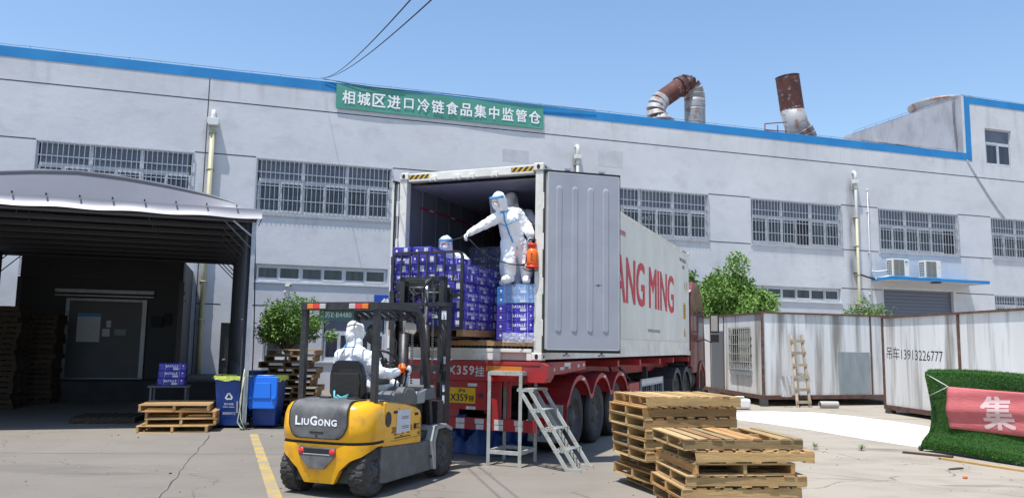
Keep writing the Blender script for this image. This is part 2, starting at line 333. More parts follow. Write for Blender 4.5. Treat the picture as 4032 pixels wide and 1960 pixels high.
def ground_mat():
    m = bpy.data.materials.new('yard_concrete'); m.use_nodes = True; N = m.node_tree.nodes; L = m.node_tree.links; b = N['Principled BSDF']
    tc = N.new('ShaderNodeTexCoord'); b.inputs['Roughness'].default_value = .9; b.inputs['Specular IOR Level'].default_value = .25
    def nz(sc, st=(1, 1, 1), d=8, r=.62, loc=(0, 0, 0)):
        mp = N.new('ShaderNodeMapping'); mp.inputs['Scale'].default_value = st; mp.inputs['Location'].default_value = loc; L.new(tc.outputs['Object'], mp.inputs[0])
        n = N.new('ShaderNodeTexNoise'); n.inputs['Scale'].default_value = sc; n.inputs['Detail'].default_value = d; n.inputs['Roughness'].default_value = r
        L.new(mp.outputs[0], n.inputs['Vector']); return n.outputs['Fac']
    def rg(s, a, z, t0=0, t1=1):
        r = N.new('ShaderNodeMapRange'); r.inputs[1].default_value = a; r.inputs[2].default_value = z; r.inputs[3].default_value = t0; r.inputs[4].default_value = t1; L.new(s, r.inputs[0]); return r.outputs[0]
    def mix(f, a, c, blend='MIX'):
        x = N.new('ShaderNodeMix'); x.data_type = 'RGBA'; x.blend_type = blend; L.new(f, x.inputs[0])
        for k, q in ((6, a), (7, c)):
            if isinstance(q, tuple): x.inputs[k].default_value = (*q, 1)
            else: L.new(q, x.inputs[k])
        return x.outputs[2]
    col = mix(rg(nz(.16), .35, .65), (.178, .160, .138), (.252, .225, .190))
    sx = N.new('ShaderNodeSeparateXYZ'); L.new(tc.outputs['Object'], sx.inputs[0]); ad = N.new('ShaderNodeMath'); ad.operation = 'MULTIPLY_ADD'; L.new(nz(.35), ad.inputs[0]); ad.inputs[1].default_value = 2.5; L.new(sx.outputs[0], ad.inputs[2])
    col = mix(rg(ad.outputs[0], 2.2, 4.4), col, (.375, .335, .275))
    col = mix(rg(nz(.9, (1, 1.6, 1)), .45, .75, 0, .5), col, (.165, .148, .128))
    col = mix(rg(nz(.55, (.5, 2.2, 1), loc=(7, 3, 0)), .60, .68, 0, .55), col, (.098, .092, .085))
    col = mix(rg(nz(.23, (.6, 1.9, 1), loc=(2, 9, 0)), .60, .64, 0, .4), col, (.12, .112, .10))
    col = mix(rg(nz(5, (1, 2.5, 1), loc=(4, 4, 0)), .62, .72, 0, .45), col, (.36, .33, .28))
    col = mix(rg(nz(9, (.6, 3, 1), loc=(1, 4, 0)), .66, .72, 0, .6), col, (.075, .07, .062))
    col = mix(rg(nz(60, d=3), .3, .7, 0, .3), col, (.15, .138, .122))
    vo = N.new('ShaderNodeTexVoronoi'); vo.feature = 'DISTANCE_TO_EDGE'; vo.inputs['Scale'].default_value = .22
    wv = N.new('ShaderNodeVectorMath'); wv.operation = 'MULTIPLY_ADD'; nn = N.new('ShaderNodeTexNoise'); nn.inputs['Scale'].default_value = 1.3; nn.inputs['Detail'].default_value = 8
    L.new(tc.outputs['Object'], nn.inputs['Vector']); L.new(nn.outputs['Color'], wv.inputs[0]); wv.inputs[1].default_value = (1.2, 1.2, 0); L.new(tc.outputs['Object'], wv.inputs[2]); L.new(wv.outputs[0], vo.inputs['Vector'])
    col = mix(rg(vo.outputs['Distance'], .0008, .0024, .6, 0), col, (.07, .064, .058))
    L.new(col, b.inputs['Base Color'])
    bn = N.new('ShaderNodeBump'); bn.inputs['Strength'].default_value = .25; bn.inputs['Distance'].default_value = .01; L.new(nz(35, d=5), bn.inputs['Height']); L.new(bn.outputs[0], b.inputs['Normal'])
    return m
M_ground = ground_mat()
M_whitepave = mat('bleached_concrete', (.72, .71, .67), .9, c2=(.62, .61, .57), scale=.5, c3=(.42, .40, .36), scale3=2.2, amt3=.45)
M_ypaint = mat('worn_yellow_paint', (.44, .30, .06), .85, c2=(.28, .235, .15), scale=3.5, thr=(.42, .62), c3=(.28, .25, .21), scale3=9, amt3=.8, thr3=(.48, .62))
# ================================================================ the setting
g = MB(); g.grid(lambda a, b: (-1500 + 3000 * a, -600 + 2600 * b, 0), 6, 6, 0, False); g.build('ground', M_ground, kind='structure')
wp = [(5.3, 19.5), (5.95, 21.7), (7.0, 22.1), (8.18, 21.94), (8.75, 21.1), (9.07, 20.28), (9.35, 19.2), (9.5, 18.2), (10.2, 16.6), (10.1, 14.6), (8.6, 13.2), (7.28, 14.33), (6.8, 15.6), (6.38, 17.15), (5.9, 18.4)]
g = MB(); g.add([(x, y, .004) for x, y in wp], [tuple(range(len(wp)))[::-1]]); o = g.build('white_pavement', M_whitepave, kind='structure')
g = MB()
for i in range(14):
    a, b = i / 14, (i + 1) / 14; j = lambda: random.uniform(-.004, .004)
    L0, L1 = Vector((-4.66, 14.9)), Vector((-2.40, 8.6)); w = Vector((.066, .024))
    p = L0.lerp(L1, a); q = L0.lerp(L1, b)
    g.add([(p.x - w.x + j(), p.y - w.y, .004), (p.x + w.x + j(), p.y + w.y, .004), (q.x + w.x + j(), q.y + w.y, .004), (q.x - w.x + j(), q.y - w.y, .004)], [(3, 2, 1, 0)])
g.build('yellow_line', M_ypaint, kind='structure')
def crack(name, pts, w=.008):
    g = MB(); P = []
    for (a, b) in zip(pts[:-1], pts[1:]):
        n = max(2, int((Vector(b) - Vector(a)).length / .25))
        for k in range(n): P.append(Vector(a).lerp(Vector(b), k / n) + Vector((random.uniform(-.02, .02), random.uniform(-.02, .02))))
    P.append(Vector(pts[-1])); vs = []
    for i, p in enumerate(P):
        d = (P[min(i + 1, len(P) - 1)] - P[max(i - 1, 0)]).normalized(); nrm = Vector((-d.y, d.x)) * w * random.uniform(.4, 1.2)
        vs += [(p.x - nrm.x, p.y - nrm.y, .003), (p.x + nrm.x, p.y + nrm.y, .003)]
    g.add(vs, [(2 * i, 2 * i + 2, 2 * i + 3, 2 * i + 1) for i in range(len(P) - 1)]); g.build(name, M_groove, kind='structure')
crack('ground_joint', [(-5.35, 14.6), (-3.9, 9.4), (-3.2, 7.0)], .009)
crack('ground_joint', [(-9, 11.9), (-5.6, 12.2), (-2.9, 12.4)], .006)
crack('ground_joint', [(.75, 9.6), (1.15, 8.75), (1.9, 7.2)], .006)
crack('ground_joint', [(3.2, 12.3), (5.5, 10.2), (9, 7.6)], .004)

# ---------------------------------------------------------------- warehouse
FA = atan2(cos(1.2607), sin(1.2607))
FM = TR(14.8, 36, 0) @ RZ(FA)                                   # local x along the facade, -y towards the yard
U0, U1 = -46, 22
big = [(-39.3, -34.4), (-32.28, -27.38), (-25.26, -20.37), (-18.25, -13.35), (-11.6, -6.73), (-4.57, .18), (2.31, 7.0), (9.11, 13.9)]
ZB0, ZB1 = 6.25, 8.23
small = [(-25.15, -20.4), (-4.6, .06)]
holes = [(a, b, ZB0, ZB1) for a, b in big] + [(a, b, 3.80, 4.41) for a, b in small] + [(9.03, 10.74, 10.86, 12.73), (-22.7, -20.39, 1.0, 2.69), (-24.72, -23.3, 1.0, 2.69), (-26.15, -25.2, 0.02, 2.29), (2.42, 6.51, .02, 4.50), (9.1, 13.2, 3.2, 4.42)]
bl = empty('warehouse_building', FM, 'long pale grey rendered warehouse with barred windows and a blue painted parapet edge', 'warehouse')
def holed(g, u0, u1, z0, z1, hs, rev=.16):
    us = sorted({u0, u1, *[h[0] for h in hs], *[h[1] for h in hs]}); zs = sorted({z0, z1, *[h[2] for h in hs], *[h[3] for h in hs]})
    us = [u for u in us if u0 <= u <= u1]; zs = [z for z in zs if z0 <= z <= z1]
    for i in range(len(us) - 1):
        for k in range(len(zs) - 1):
            cu, cz = (us[i] + us[i + 1]) / 2, (zs[k] + zs[k + 1]) / 2
            if any(h[0] < cu < h[1] and h[2] < cz < h[3] for h in hs): continue
            g.add([(us[i], 0, zs[k]), (us[i + 1], 0, zs[k]), (us[i + 1], 0, zs[k + 1]), (us[i], 0, zs[k + 1])], [(0, 1, 2, 3)])
    for a, b, c, d in hs:
        g.add([(a, 0, c), (b, 0, c), (b, 0, d), (a, 0, d), (a, rev, c), (b, rev, c), (b, rev, d), (a, rev, d)], [(0, 4, 5, 1), (1, 5, 6, 2), (2, 6, 7, 3), (3, 7, 4, 0)])
g = MB(); TU = 7.62; ZT = 11.315; ZTT = 14.2
holed(g, U0, TU, 0, ZT, [h for h in holes if h[1] < TU]); holed(g, TU, U1, 0, ZTT, [h for h in holes if h[0] > TU])
g.box(U0, TU, .002, .3, ZT - .6, ZT - .001); g.box(U0, TU, .3, 24, ZT - .7, ZT - .55)        # parapet and roof
g.add([(U0, 0, 0), (U0, 24, 0), (U0, 24, ZT), (U0, 0, ZT)], [(0, 3, 2, 1)]); g.add([(U1, 0, 0), (U1, 24, 0), (U1, 24, ZT), (U1, 0, ZT)], [(0, 1, 2, 3)])
g.add([(U0, 24, 0), (U1, 24, 0), (U1, 24, ZT), (U0, 24, ZT)], [(0, 3, 2, 1)])
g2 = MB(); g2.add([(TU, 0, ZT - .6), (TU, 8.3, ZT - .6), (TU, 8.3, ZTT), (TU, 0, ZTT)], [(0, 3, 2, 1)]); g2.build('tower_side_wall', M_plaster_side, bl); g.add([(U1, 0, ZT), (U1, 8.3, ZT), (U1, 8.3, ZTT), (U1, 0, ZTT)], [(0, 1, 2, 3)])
g.add([(TU, 8.3, ZT - .6), (U1, 8.3, ZT - .6), (U1, 8.3, ZTT), (TU, 8.3, ZTT)], [(0, 3, 2, 1)]); g.box(TU + .01, U1 - .01, .01, 8.29, ZTT - .12, ZTT - .02)
g.build('wall', M_plaster, bl)
g = MB(); g.box(U0, TU, -.012, .31, ZT - .34, ZT + .02)
g.prism([(TU + .02, ZT - .34), (8.12, ZT - .34), (8.12, 13.87), (U1, 13.87), (U1, ZTT + .02), (7.78, ZTT + .02), (7.78, ZT + .02), (TU + .02, ZT + .02)], -.014, -.001)
g.build('painted_edge', M_blue_paint, bl)
g = MB()
def gr(a, b, z): g.box(a, b, -.004, .004, z - .018, z + .018)
gr(U0, U1, 10.18)
prev = U0
for a, b in big + [(U1, U1)]:
    if a > prev: gr(prev, a - .03, 8.257); gr(prev, a - .03, 6.205)
    prev = b + .03
for a, b in ((U0, -25.2), (-20.35, -11.0), (-11, -4.65), (.1, 2.38), (6.55, 9.05)): gr(a, b, 4.443)
gr(-25.15, -22.8, 2.93); gr(-20.3, -10, 2.93); gr(-27.0, -26.2, 2.93)
g.box(-27.02, -26.99, -.006, .004, 0, ZT - .35)
g.build('wall_joint', M_groove, bl)
def window(a, b, z0, z1, bays, grille=True, transom=True, depth=.13, open_sash=None, darkness=None):
    w = MB(); y = depth; t = .065
    w.box(a, b, y - .05, y + .03, z0, z0 + t); w.box(a, b, y - .05, y + .03, z1 - t, z1); w.box(a, a + t, y - .05, y + .03, z0 + t, z1 - t); w.box(b - t, b, y - .05, y + .03, z0 + t, z1 - t)
    zt = z1 - (z1 - z0) * .38 if transom else z1 - t
    sashes = []; panes = []; pgr = MB(); bw = (b - a - 2 * t) / bays
    for i in range(bays):
        x0 = a + t + i * bw; x1 = x0 + bw
        if i: w.box(x0 - .065, x0 + .065, y - .05, y + .03, z0 + t, z1 - t)
        if transom:
            w.box(x0 + .046, x1 - .046, y - .05, y + .03, zt - .06, zt + .03); pgr.box(x0 + .04, x1 - .04, y, y + .01, zt + .03, z1 - t)
        top = zt - .06 if transom else zt
        for s in range(2):
            p0 = x0 + .02 + s * (bw - .04) / 2; p1 = p0 + (bw - .04) / 2 + .02; yy = y - .03 * s
            pg = MB(); sash = MB(); panes.append(pg)
            if open_sash == i and s == 1:
                pg.box(p0, p1, y + .06, y + .07, z0 + t, top, 1); continue
            f = .065; sashes.append(sash)
            sash.box(p0, p1, yy - .035, yy - .01, z0 + t, z0 + t + f); sash.box(p0, p1, yy - .035, yy - .01, top - f, top); sash.box(p0, p0 + f, yy - .035, yy - .01, z0 + t + f, top - f); sash.box(p1 - f, p1, yy - .035, yy - .01, z0 + t + f, top - f)
            pg.box(p0 + .01, p1 - .01, yy - .022, yy - .014, z0 + t + .01, top - .01)
    o = w.build('window', M_alu, bl); [q.build('sash', M_alu, o) for q in sashes]; [q.build('pane', [M_glass, M_black], o) for q in panes]
    if transom: pgr.build('pane', M_glass_gray, o)
    if grille:
        r = MB(); Y = -.07; n = int((b - a) / .163)
        for k in range(n + 1): x = a + .02 + (b - a - .04) * k / n; r.box(x - .010, x + .010, Y - .009, Y + .009, z0 - .03, z1 + .0)
        H = z1 - z0
        for f in (0.0, .245, .50, .745, .985): r.box(a, b, Y + .009, Y + .03, z0 + H * f - .016 if f else z0 - .03, z0 + H * f + .016)
        for x in (a + .01, b - .01): r.box(x - .01, x + .01, Y - .01, .02, z1 - .03, z1 - .01); r.box(x - .01, x + .01, Y - .01, .02, z0 - .01, z0 + .01)
        r.build('security_grille', M_bars, o)
    return o
for i, (a, b) in enumerate(big): window(a, b, ZB0, ZB1, 3 if i < 7 else 3, open_sash={5: 1, 6: 2}.get(i))
M_patch = mat('patch_render', (.44, .445, .46), .95, c2=(.52, .525, .54), scale=2, bump=.3, bscale=5)
for q in ((-11.85, -10.75, 9.05, 9.75), (-16, -14.9, 8.9, 9.4)): g = MB(); g.box(q[0], q[1], -.003, -.001, q[2], q[3]); g.build('wall_patch', M_patch, bl)
lv = MB(); lv.text('Love', TR(-9.7, .09, 7.05) @ Matrix.Diagonal((-1, 1, 1, 1)), h=.22); lv.build('finger_writing', M_bars, bl)
for a, b in small:
    window(a, b, 3.80, 4.41, 3, grille=False, transom=False, depth=.15)
    s = MB(); s.box(a - .05, b + .05, -.05, -.002, 3.73, 3.79); s.build('sill', M_white_wall, bl)
window(9.03, 10.74, 10.86, 12.73, 1, grille=False); window(-22.7, -20.39, 1.0, 2.69, 2, grille=False); window(-24.72, -23.3, 1.0, 2.69, 1, grille=False)
window(9.1, 13.2, 3.2, 4.42, 3)
s = MB(); s.box(-24.8, -20.3, -.06, -.002, .93, .985); s.build('sill', M_white_wall, bl)
for a, b in big: s = MB(); s.box(a - .06, b + .06, -.03, -.003, 6.13, 6.195); s.build('sill', M_plaster, bl)
d = MB(); d.box(-26.15, -25.2, .1, .14, .02, 2.29); d = d.build('door', M_steel_dk, bl); h = MB(); h.box(-26.05, -25.95, .05, .1, 1.0, 1.04); h.build('handle', M_chrome, d)
sh = MB(); n = 56
prof = [(.12 + .018 * (k % 2), .02 + 4.47 * k / n) for k in range(n + 1)]
vs = []; [vs.extend([(2.43, y, z), (6.5, y, z)]) for y, z in prof]
sh.add(vs, [(2 * k, 2 * k + 1, 2 * k + 3, 2 * k + 2) for k in range(n)]); sh.build('roller_door', M_shutter, bl)
s = MB(); s.box(2.36, 2.419, -.02, .12, 0, 4.5); s.box(6.515, 6.68, -.02, .12, 0, 4.5); s.box(2.36, 6.68, -.02, .12, 4.505, 4.60); s.build('door_surround', M_white_wall, bl)
lg = MB(); lg.box(1.8, 7.45, -1.2, -.003, 4.83, 4.95); lg = lg.build('canopy_ledge', M_white_wall, bl)
s = MB(); s.box(1.795, 7.455, -1.212, -1.201, 4.82, 4.955); s.box(1.787, 1.799, -1.212, -.003, 4.82, 4.955); s.box(7.451, 7.463, -1.2, -.003, 4.82, 4.955); s.box(1.8, 7.45, -1.2, -.003, 4.951, 4.957); s.build('painted_edge', M_blue_paint, lg)
# drain pipes
def drain(u, z, zc, wide, name_white=True):
    p = MB(); r = .085 if wide else .062
    p.tube([(u, -.14, 0), (u, -.14, zc)], r, 14); o = p.build('drainpipe', M_pvc_old, bl)
    p = MB(); p.tube([(u, -.14, zc), (u, -.14, z - .2)], r * (1.0 if wide else 1.05), 14)
    if wide: p.prism([(u - .19, z + .16), (u - .19, z - .02), (u - .15, z - .1), (u + .15, z - .1), (u + .19, z - .02), (u + .19, z + .16)], -.31, -.02)
    else: p.box(u - .13, u + .13, -.25, -.03, z - .12, z + .05)
    p.tube([(u, .05, z + .40), (u, -.08, z + .43), (u, -.15, z + .34), (u, -.15, z + .1)], .075, 14); p.build('hopper', M_pvc, o, bevel=.015)
    for k in range(int(z / 1.35)): b = MB(); zz = z - .35 - 1.32 * k; b.tube([(u, -.14, zz - .025), (u, -.14, zz + .025)], r + .012, 14); b.box(u - .13, u + .13, -.15, -.003, zz - .012, zz + .012); b.build('bracket', M_pvc_old, o)
drain(-26.8, 9.32, 9.1, True); drain(-12.83, 9.35, 4, False); drain(.95, 9.38, 7.75, False)
# lightning wire on the parapet
r = MB(); us = [U0 + 1.02 * k for k in range(int((TU - U0) / 1.02) + 1)]
for u in us: r.tube([(u, .12, ZT), (u, .12, ZT + .12), (u + .03, .12, ZT + .13)], .006, 5)
pts = []
for u in us: pts += [(u, .12, ZT + .13), (u + .5, .12, ZT + .125 + random.uniform(-.015, .01))]
r.tube(pts[:-1], .007, 5); r.tube([(TU + .1, .12, ZTT + .12)] + [(u, .12, ZTT + .12 + random.uniform(-.01, .01)) for u in range(9, 22)], .007, 5)
for u in range(8, 22): r.tube([(u, .12, ZTT), (u, .12, ZTT + .12)], .006, 4)
r.tube([(TU - .03, .2 + k * .9, ZTT + .10 + random.uniform(-.01, .01)) for k in range(9)], .007, 4)
for k in range(9): r.tube([(TU - .03, .2 + k * .9, ZTT - .02), (TU - .03, .2 + k * .9, ZTT + .10)], .006, 4)
r.build('lightning_wire', M_wire, bl)
r = MB()
for q in range(3): r.tube([(TU - .05 - .02 * q, .35 + .05 * q, ZTT + .05), (TU - .07, .35 + .05 * q, 13), (TU - .04, .3 + .06 * q, 12.2), (TU - .08, .3, ZT + .08), (TU - 1.5, .15, ZT + .05), (TU - 4 - q, .12, ZT + .1)], .009, 5)
r.build('cable', M_wire, bl)

def fthing(name, label, cat, g=None, m=None, group=None, off=None):
    e = empty(name, FM @ (off if off is not None else Matrix()), label, cat, group); return e
# rooftop ducts
def ribs(path, r, step=.085, amp=.02):
    P = []; R = []
    for a, b in zip(path[:-1], path[1:]):
        a, b = Vector(a), Vector(b); n = max(1, int((b - a).length / step))
        for k in range(n): P.append(a.lerp(b, k / n)); R.append(r + (amp if len(P) % 2 else 0))
    P.append(Vector(path[-1])); R.append(r); return P, R
def arc(c, rad, a0, a1, n, y):
    return [(c[0] + rad * cos(radians(a0 + (a1 - a0) * k / n)), y, c[1] + rad * sin(radians(a0 + (a1 - a0) * k / n))) for k in range(n + 1)]
def seg_elbow(g, path, r, lip=.014, mi=0):
    for a, b in zip(path[:-1], path[1:]):
        a = Vector(a); b = Vector(b); d = (b - a); g.tube([a, a + d * .12, a + d * .12, b], [r + lip, r + lip, r, r], 20, mi)
e = fthing('exhaust_duct', 'bent rusty exhaust duct arching over the roof behind the parapet', 'duct'); Y = 1.4
g = MB(); g.tube([(-8.2, Y, 10.7), (-8.2, Y, 11.74)], .45, 20); g.tube([(-8.2, Y, 11.68), (-8.2, Y, 11.76)], .58, 20); seg_elbow(g, [(-8.25, Y, 11.76), (-8.42, Y, 11.95), (-8.45, Y, 12.15), (-8.4, Y, 12.35), (-8.28, Y, 12.55), (-8.12, Y, 12.72)], .42); g.build('base_elbow', M_duct, e)
g = MB(); P, R_ = ribs([(-8.16, Y, 12.68), (-7.18, Y, 13.42)], .41, .05, .008); g.tube(P, R_, 20); seg_elbow(g, [(-7.25, Y, 13.36), (-7.05, Y, 13.48), (-6.88, Y, 13.50), (-6.70, Y, 13.44), (-6.60, Y, 13.33)], .47); g.build('sloping_duct', M_duct_rust, e)
g = MB(); seg_elbow(g, [(-6.64, Y, 13.37), (-6.58, Y, 13.30), (-6.50, Y, 13.1), (-6.47, Y, 12.85)], .47); P, R_ = ribs([(-6.47, Y, 12.85), (-6.47, Y, 12.35)], .46, .12, .02); g.tube(P, R_, 20); g.build('top_elbow', M_duct, e)
g = MB(); P, R_ = ribs([(-6.47, Y, 12.4), (-6.47, Y, 10.7)], .45, .07, .03); g.tube(P, R_, 20); g.build('upright_duct', M_duct, e)
e = fthing('exhaust_chimney', 'open ended rusty chimney duct leaning above the blue roof edge', 'chimney duct')
g = MB(); P, R_ = ribs([(-1.22, Y, 12.95), (-1.45, Y, 14.55)], .535, .06, .022); R_[-1] = .57; g.tube(P, R_, 22, cap=False); g.tube([P[0], P[-1]], .51, 22, cap=False); g.build('upper_duct', M_duct_rust, e)
g = MB(); g.tube([(-1.25, Y, 13.02), (-1.0, Y, 12.25), (-.80, Y, 11.75)], [.54, .56, .64], 22); seg_elbow(g, [(-.86, Y, 11.95), (-.72, Y, 11.72), (-.62, Y, 11.5), (-.6, Y, 10.8)], .65, .02); g.build('lower_duct', M_duct, e)
e = fthing('roof_railing', 'small rusty red railing on the roof left of the leaning chimney', 'railing')
g = MB(); [g.tube([(x, 1.2, 10.7), (x, 1.2, 12.05)], .03, 6) for x in (-2.9, -2.2, -1.75)]; g.tube([(-2.9, 1.2, 12.05), (-1.7, 1.2, 12.25)], .025, 6); g.tube([(-2.9, 1.2, 11.75), (-1.7, 1.2, 11.8)], .025, 6); g.build('rail', mat('rail_red', (.14, .03, .03), .8), e)
e = fthing('cooling_tower', 'round pale fan housing on top of the taller roof at the right', 'cooling tower')
g = MB(); M = TR(9.9, 3.3, 0); g.lathe([(1.55, 13.9), (1.6, 14.4), (1.62, 14.75), (1.7, 14.85), (1.7, 14.97), (1.45, 14.98), (1.4, 14.7)], 32, 0, M); g.build('housing', M_duct, e)
g = MB(); g.lathe([(0, 15.3), (.35, 15.28), (.5, 15.15), (.5, 15.0), (0, 14.95)], 20, 0, M)
for k in range(4): g.beam(M @ Vector((0, 0, 15.0)), M @ Vector((1.6 * cos(k * pi / 2 + .4), 1.6 * sin(k * pi / 2 + .4), 14.98)), .08, .06)
g.build('fan_motor', M_galv, e)
e = fthing('vent_pipe', 'thin bent grey pipe on the roof beside the taller block', 'pipe'); g = MB(); g.tube([(4.2, 6, 10.7), (4.2, 6, 12.85), (4.3, 6, 12.95), (6.2, 6, 13.2), (6.3, 6, 13.1)], .07, 8); g.build('pipe', M_galv, e)
# air conditioners on the ledge
def ac(u, lab):
    e = empty('air_conditioner', FM @ TR(u, -.9, 4.96), lab, 'air conditioner', 'outdoor units on the ledge')
    g = MB(); g.box(0, .96, 0, .36, .04, .84); g.box(.08, .2, .03, .33, 0, .04); g.box(.76, .88, .03, .33, 0, .04); g.build('casing', M_ac, e, bevel=.02)
    g = MB()
    for k in range(17): z = .10 + k * .042; g.box(.10, .66, -.018, -.006, z, z + .016)
    for x in (.10, .38, .65): g.box(x, x + .012, -.02, -.005, .09, .79)
    g.box(.09, .67, -.005, -.001, .08, .80, 1); g.build('fan_grille', [M_acgr, M_greyplas], e)
    g = MB()
    for k in range(9):
        for q in range(3): g.box(-.006, -.001, .03 + q * .1, .11 + q * .1, .12 + k * .075, .16 + k * .075)
    g.build('side_louvre', M_dark, e); return e
a1 = ac(2.14, 'outdoor air conditioner unit with a blue sticker, left one on the blue edged ledge')
g = MB(); g.box(.74, .88, -.004, -.001, .66, .76); g.build('sticker', M_tape, a1); g = MB(); g.box(.78, .85, -.004, -.001, .56, .58); g.build('badge', M_dark, a1)
a2 = ac(3.98, 'outdoor air conditioner unit without a blue sticker, right one on the ledge'); g = MB(); g.box(.80, .88, -.004, -.001, .54, .56); g.build('badge', M_dark, a2)
e = fthing('coolant_pipe', 'white wrapped coolant pipes running from the wall to the ledge units', 'pipe')
g = MB(); g.tube([(.78, -.03, 5.15), (.9, -.12, 5.13), (1.3, -.25, 4.98), (1.75, -.25, 4.9)], .04, 8, 0); g.build('dark_pipe', M_wire, e)
g = MB(); g.tube([(1.75, -.25, 4.9), (2.1, -.6, 5.0), (2.2, -.7, 5.02)], .04, 8); g.tube([(1.78, -.03, 5.28), (1.95, -.2, 5.25), (2.15, -.6, 5.28)], .035, 8); g.tube([(2.9, -.6, 5.0), (3.5, -.6, 4.99), (4.0, -.6, 5.0)], .03, 8); g.build('white_pipe', M_pvc, e)
e = fthing('antenna_rod', 'thin white rod fixed upright on the wall beside the ledge', 'rod'); g = MB(); g.tube([(1.68, -.08, 3.2), (1.66, -.08, 9.0)], .02, 6); g.tube([(1.66, -.08, 9.0), (1.66, -.08, 9.08)], .04, 8); g.build('rod', M_pvc, e); g = MB(); [g.box(1.62, 1.72, -.1, -.003, z, z + .03) for z in (4.2, 6.1, 8.0)]; g.build('bracket', M_pvc, e)
e = fthing('ceiling_lamp', 'small round rusty lamp under the blue edged ledge', 'lamp'); g = MB(); g.lathe([(0, 4.76), (.22, 4.77), (.24, 4.8), (.1, 4.829)], 16, 0, TR(4.6, -.9, 0)); g.build('shade', M_rust, e)
# green banner
e = fthing('banner_sign', 'green banner with fourteen white characters along the roof edge', 'banner')
g = MB(); bw, bh = 8.25, .925
g.grid(lambda a, b: (-22.56 + bw * a, -.06 - .012 * sin(9 * a + 3 * b), 10.345 + bh * b), 24, 3); g.grid(lambda a, b: (-22.56 + bw * (1 - a), -.045, 10.345 + bh * b), 4, 1); g.box(-22.56, -22.56 + bw, -.05, -.01, 11.2, 11.24); g.build('cloth', M_banner, e)
g = MB()
for k, ch in enumerate('相城区进口冷链食品集中监管仓'):
    g.text(ch, TR(-22.56 + .46 + k * (bw - .84) / 13, -.078, 10.80), h=.50 if ch != '口' else .40, bold=.022, depth=.002, xs=.92)
g.build('lettering', M_white, e)
# blue wall sign, cameras
e = fthing('wall_sign', 'blue square sign with white characters on the ground floor wall', 'sign')
g = MB(); g.box(-20.87, -19.6, -.05, -.004, 2.72, 3.44); g.build('board', M_blue_sign, e); g = MB(); [g.text(c, TR(-20.40 + .62 * i, -.052, 3.1), h=.42, bold=.02) for i, c in enumerate('集')]; g.build('lettering', M_white, e)
def cctv(M, lab, m):
    e = empty('security_camera', FM @ M, lab, 'camera'); g = MB(); g.box(-.06, .06, -.34, -.05, -.05, .05); g.build('housing', m, e, bevel=.02)
    g = MB(); g.tube([(0, 0, -.22), (0, -.1, -.18), (0, -.15, -.05)], .02, 8); g.lathe([(0, -.02), (.05, -.02), (.05, 0), (0, 0)], 12, 0, TR(0, 0, -.22) @ RX(pi / 2)); g.build('bracket', M_pvc, e)
    g = MB(); g.lathe([(0, 0), (.04, 0), (.04, -.02), (0, -.02)], 12, 0, TR(0, -.345, 0) @ RX(-pi / 2)); g.build('lens', M_black, e); return e
cctv(TR(-24.05, -.01, 3.65) @ RZ(.5), 'white security camera on the wall above the leafy bush', M_pvc)
cctv(TR(-27.1, -3.2, 3.1) @ RZ(-.9), 'security camera near the drainpipe under the grey canopy', M_steel_dk)
# overhead cables
e = empty('overhead_cable', None, 'two black cables rising from the roof edge into the sky', 'cable')
FMi = lambda u, off, z: (FM @ Vector((u, -off, z)))
A = FMi(-23.147, 0, 11.46)
for i, q in enumerate([(-.62, 4.0, 7.8), (-1.15, 6.2, 9.9)]):
    B = Vector([(-.964, 8, 5.4), (-1.164, 8, 5.4)][i]); B = A + (B - A) * 1.25; g = MB(); n = 24
    g.tube([A.lerp(B, k / n) - Vector((0, 0, .35 * (1 - (2 * k / n - 1) ** 2))) for k in range(n + 1)], .008, 5); g.build('cable_strand', M_wire, e)
e = fthing('hanging_cable', 'loose black cable bundle draped along the roof edge above the green banner', 'cable')
g = MB(); g.tube([(-23.05, -.02, 11.42), (-22, -.06, 11.33), (-21, -.07, 11.30), (-18, -.07, 11.36), (-15, -.07, 11.33), (-12, -.05, 11.36)], .012, 5); g.tube([(-23.05, -.05, 11.42), (-21.6, -.09, 11.25), (-20, -.08, 11.3)], .010, 5); g.build('cable', M_wire, e)
e = fthing('cable_shadow', 'thin grey tubes as a cable shadow slanting down the wall from the tower corner', 'cable'); g = MB()
for q in (0, .06): g.tube([(7.75 + q, -.02, 11.0), (8.3 + q, -.03, 10.2), (9.0 + q, -.03, 9.3), (9.6 + q, -.03, 8.6), (9.95 + q, -.03, 8.25)], .012, 5)
g.build('cable', M_galv, e)  # grey tubes stand in for a cable's cast shadow on the wall
# ================================================================ sliding canopy tent
CM = TR(-5.09, 15.63, 0) @ RZ(FA)            # local x along facade (0 = right post), y towards the warehouse
CW, CD, HV = 6.35, 9.4, 4.07
e = empty('canopy_tent', CM, 'large grey retractable fabric canopy on galvanised posts in front of the warehouse', 'canopy')
def roofz(x):                                   # x 0..-CW
    q = min(-x, CW + x); pts_ = [(0, 4.275), (.5, 4.42), (.95, 4.535), (1.7, 4.665), (2.55, 4.765), (3.2, 4.80)]
    for (a, za), (b, zb) in zip(pts_[:-1], pts_[1:]):
        if q <= b: t = max(0, (q - a) / (b - a)); return za + (zb - za) * t
    return 4.80
NX = 48
g = MB()
def rf(a, b):
    x = .12 - a * (CW + .24); xx = min(0, max(-CW, x)); y = .032 + b * CD; wv = -.035 * abs(sin(b * 8 * pi)) * 0 - .03 * (1 - abs(cos(b * 8 * pi)))
    return (x, y, roofz(xx) + wv)
g.grid(rf, NX, 64)
